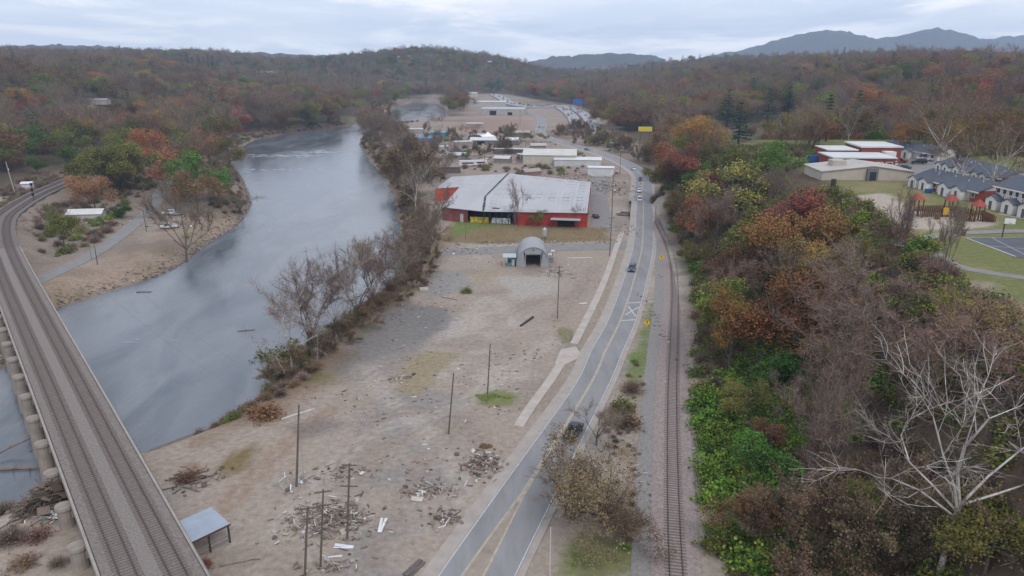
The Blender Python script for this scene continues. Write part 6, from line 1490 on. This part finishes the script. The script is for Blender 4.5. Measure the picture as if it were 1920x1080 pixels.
for _ in range(1500):
    k = random.randrange(len(SP)); e = abs(random.gauss(1.2, 1.9)); sg = 1 if sdist(np.array([SP[k][0] + SN[k][0]*4]), np.array([SP[k][1] + SN[k][1]*4]), RIVER)[0] > 0 else -1
    x, y = SP[k][0] + SN[k][0]*e*sg, SP[k][1] + SN[k][1]*e*sg; q_ = random.uniform(.6, 1.1); c = tuple(v*q_ for v in random.choice([(.30, .24, .20), (.22, .17, .14), (.36, .30, .26), (.15, .115, .095)])); u = random.uniform(.15, .75)
    if random.random() < .6: m.obox((x, y, H1(x, y) + u*.15), (u, u*random.uniform(.5, 1), u*.6), (random.random(), random.random(), random.random()*3), c)
    else: m.obox((x, y, H1(x, y) + .15), (u*4, .12, .1), (random.gauss(0, .2), random.gauss(0, .2), random.random()*3), c)
tag(m.build('stone_bank', deb_mat, colors=True), 'stones and driftwood along the left water edge', 'stones', kind='stuff')
debris('driftwood_jam', 'tangled driftwood jam against the bridge piers', 60, 870, 6, 4.5, 220, (1.5, 5), 2.0, TW)
debris('driftwood_jam', 'brushwood mound on the bank under the bridge', 88, 945, 4.2, 4.5, 320, (1, 3.6), 2.8, TW)
debris('driftwood_jam', 'rubble and brush on the far pier footings', 28, 660, 5, 10, 200, (.6, 2.6), 1.2, TW + DP)
debris('driftwood_jam', 'dark brush caught in the near water by the bridge', 240, 790, 1.8, 2.4, 60, (.6, 1.8), .8, TW)
debris('debris_heap', 'pale sheets dumped under the bridge', 105, 965, 2.6, 2.4, 40, (.6, 1.8), .7, WH)
debris('driftwood_jam', 'twigs on the sand beside the bridge', 370, 900, 3.5, 3.5, 60, (.5, 2), .3, TW)
# litter scattered over the whole lot
m = MB()
for _ in range(1600):
    x, y = random.uniform(-44, 14), random.uniform(72, 235); g = fbm(np.array([x]), np.array([y]), 16, 2)[0]
    if g < -.02 or sdist(np.array([x]), np.array([y]), RIVER)[0] < 6 or segdist(np.array([x]), np.array([y]), RC)[0] < 6: continue
    q_ = random.uniform(.55, 1.05); c = tuple(v*q_ for v in random.choice(DP)); L_ = random.uniform(.12, .9); m.obox((x, y, H1(x, y) + .05), (L_, random.uniform(.06, .35), random.uniform(.04, .16)), (random.gauss(0, .15), random.gauss(0, .15), random.uniform(0, 3.14)), c)
tag(m.build('litter', deb_mat, colors=True), 'small litter strewn over the bare lot', 'litter', kind='stuff')
# single pieces
def board(name, label, px, py, size, rot, c, cat='board', n=1):
    p = hit(px, py); o = thing(name, label, cat, (p[0], p[1], p[2] + .02), rot)
    for k in range(n): MB().obox((0, (k - (n - 1)/2)*size[1]*1.12, size[2]/2 + .03 + .015*k), (size[0], size[1], size[2]), (0, random.gauss(0, .02), random.gauss(0, .05))).build('plank', M('board_%.2f_%.2f' % c[:2], c, .85, .15, 2), o)
    return o
board('white_board', 'upright white board lying alone right of the debris heap', 716, 986, (3.0, .33, .1), 1.5, (.62, .61, .6), n=2)
board('white_boards', 'bundle of pale boards in front of the debris heap pole', 645, 1026, (2.4, .2, .08), -.1, (.60, .62, .66), n=3)
board('white_boards', 'single pale board left of the bundle', 626, 1045, (2.0, .25, .08), .35, (.56, .57, .60), n=1)
board('dark_boards', 'stack of dark weathered boards at the bottom edge by the road', 777, 1067, (3.2, .2, .12), 1.0, (.13, .11, .10), n=5)
board('pallet', 'pale broken pallet at the verge heap', 782, 937, (1.6, .2, .1), -.15, (.50, .46, .41), 'pallet', n=4)
board('fallen_pole', 'dark fallen pole lying in the middle of the lot', 988, 604, (6.6, .38, .35), 1.05, (.06, .05, .045), 'pole')
board('concrete_slab', 'pale concrete slab right of the fallen pole', 1093, 570, (2.0, .9, .15), .2, (.5, .46, .42), 'slab')
board('utility_trailer', 'pale wrecked cart near the river bank row', 795, 544, (2.2, .9, .5), .2, (.45, .42, .38), 'cart', n=2)
board('plywood_sheet', 'long pale sheet lying at the side street kerb', 1088, 484, (7, .6, .06), -.05, (.55, .52, .48), n=1)
def log(label, px, py, L_, r, rz, tilt=0.0, c=None, z=None):
    p = hit(px, py) if z is None else G(px, py, z); o = thing('drift_log', label, 'log', (p[0], p[1], p[2] + r*.7), rz); d = np.array([math.cos(tilt), 0, math.sin(tilt)]); m = MB()
    P = [d*L_*t + np.array([0, random.gauss(0, L_*.012), random.gauss(0, L_*.006)]) for t in np.linspace(-.5, .5, 6)]; m.path(P, [r*(1.1 - .1*i) for i in range(6)], 7); m.build('trunk', M('driftwood', (.19, .15, .125), .95, .25, 2), o)
    for k in range(4):
        q = P[2 + k % 3]; m = MB(); e = q + np.array([random.uniform(.3, 1)*L_*.1, random.uniform(-1, 1)*L_*.14, random.uniform(.2, .8)*L_*.1]); m.tube(q, e, r*.35, r*.1, 5); m.build('branch', _M['driftwood'], o)
    return o
log('longest drift log lying level in the water left of the bridge', 40, 880, 13, .32, .12, 0, z=WZ); log('drift log leaning up against a bridge pier', 30, 835, 12, .2, .75, .25, z=WZ + 1.4)
log('thin drift log on the sand below the bridge cable', 358, 918, 3.4, .12, -.4); log('bare branch on the sand in front of the open shed', 450, 1055, 4.5, .1, .3)
log('fallen twig branch in the lot below the bank row', 842, 560, 5, .09, -.5); log('drift log stranded mid-river', 270, 548, 4, .18, .1, 0, z=WZ)
log('white drift limb in the river by the first bank tree', 462, 620, 4, .12, .3, 0, z=WZ)
# grass and weeds: blades over the green patches of the ground
def tufts(name, label, polys, n, hgt, pal, z=None, wd=.05):
    V = []; Cc = []; g = rng
    for poly, zz in polys:
        P = px_poly(poly, zz); lo, hi = P.min(0), P.max(0); X = g.uniform(lo[0], hi[0], n); Y = g.uniform(lo[1], hi[1], n); k = (sdist(X, Y, P) + 7*fbm(X, Y, 8, 3) < -.3) & (fbm(X, Y, 3, 2) > -.05); X, Y = X[k], Y[k]; Z = height(X, Y); h = hgt*g.uniform(.4, 1.2, len(X)); a = g.uniform(0, 6.28, len(X)); dx_, dy_ = np.cos(a)*wd, np.sin(a)*wd
        tx_, ty_ = g.normal(0, .35, len(X))*h, g.normal(0, .35, len(X))*h
        V.append(np.stack([np.stack([X - dx_, Y - dy_, Z - .02], 1), np.stack([X + dx_, Y + dy_, Z - .02], 1), np.stack([X + tx_, Y + ty_, Z + h], 1)], 1).reshape(-1, 3)); Cc.append(cvar(g, len(X), 3, pal, None, .3))
    V = np.vstack(V); o = link(name, mesh_np(name, V, np.arange(len(V)).reshape(-1, 3), np.vstack(Cc)), leaf_mat); return tag(o, label, 'grass', kind='stuff')
GR = [(.20, .27, .075), (.24, .30, .10), (.30, .27, .13), (.22, .21, .09)]
tufts('grass', 'green grass and weeds on the verge and lot patches', [([(1140, 790), (1175, 720), (1195, 640), (1222, 560), (1228, 600), (1200, 720), (1175, 800)], 0), ([(1045, 1080), (1090, 1000), (1190, 1000), (1200, 1080)], 0), ([(895, 757), (890, 742), (930, 736), (980, 742), (975, 757)], 0), ([(842, 440), (850, 414), (985, 416), (900, 428)], 0)], 6000, .22, GR)
tufts('dry_grass', 'dry brown grass field before the warehouse', [([(826, 452), (838, 424), (1135, 428), (1145, 452), (900, 458)], 0), ([(880, 860), (900, 830), (930, 835), (900, 890)], 0)], 7000, .4, [(.32, .24, .13), (.38, .29, .16), (.27, .21, .11)])

# ------------------------------------------------------------------ haze
hz = MB().bx(-6300, 6300, -400, 6500, -12, 320).build('haze', None)
m = bpy.data.materials.new('haze'); m.use_nodes = True; nt = m.node_tree; nt.nodes.clear()
oo = N(nt, 'ShaderNodeOutputMaterial'); pv = N(nt, 'ShaderNodeVolumePrincipled'); pv.inputs['Color'].default_value = (.60, .77, 1.0, 1); pv.inputs['Density'].default_value = HAZE; pv.inputs['Anisotropy'].default_value = .2
nt.links.new(pv.outputs[0], oo.inputs['Volume']); hz.data.materials.append(m); tag(hz, 'thin bluish autumn haze filling the valley', kind='stuff')
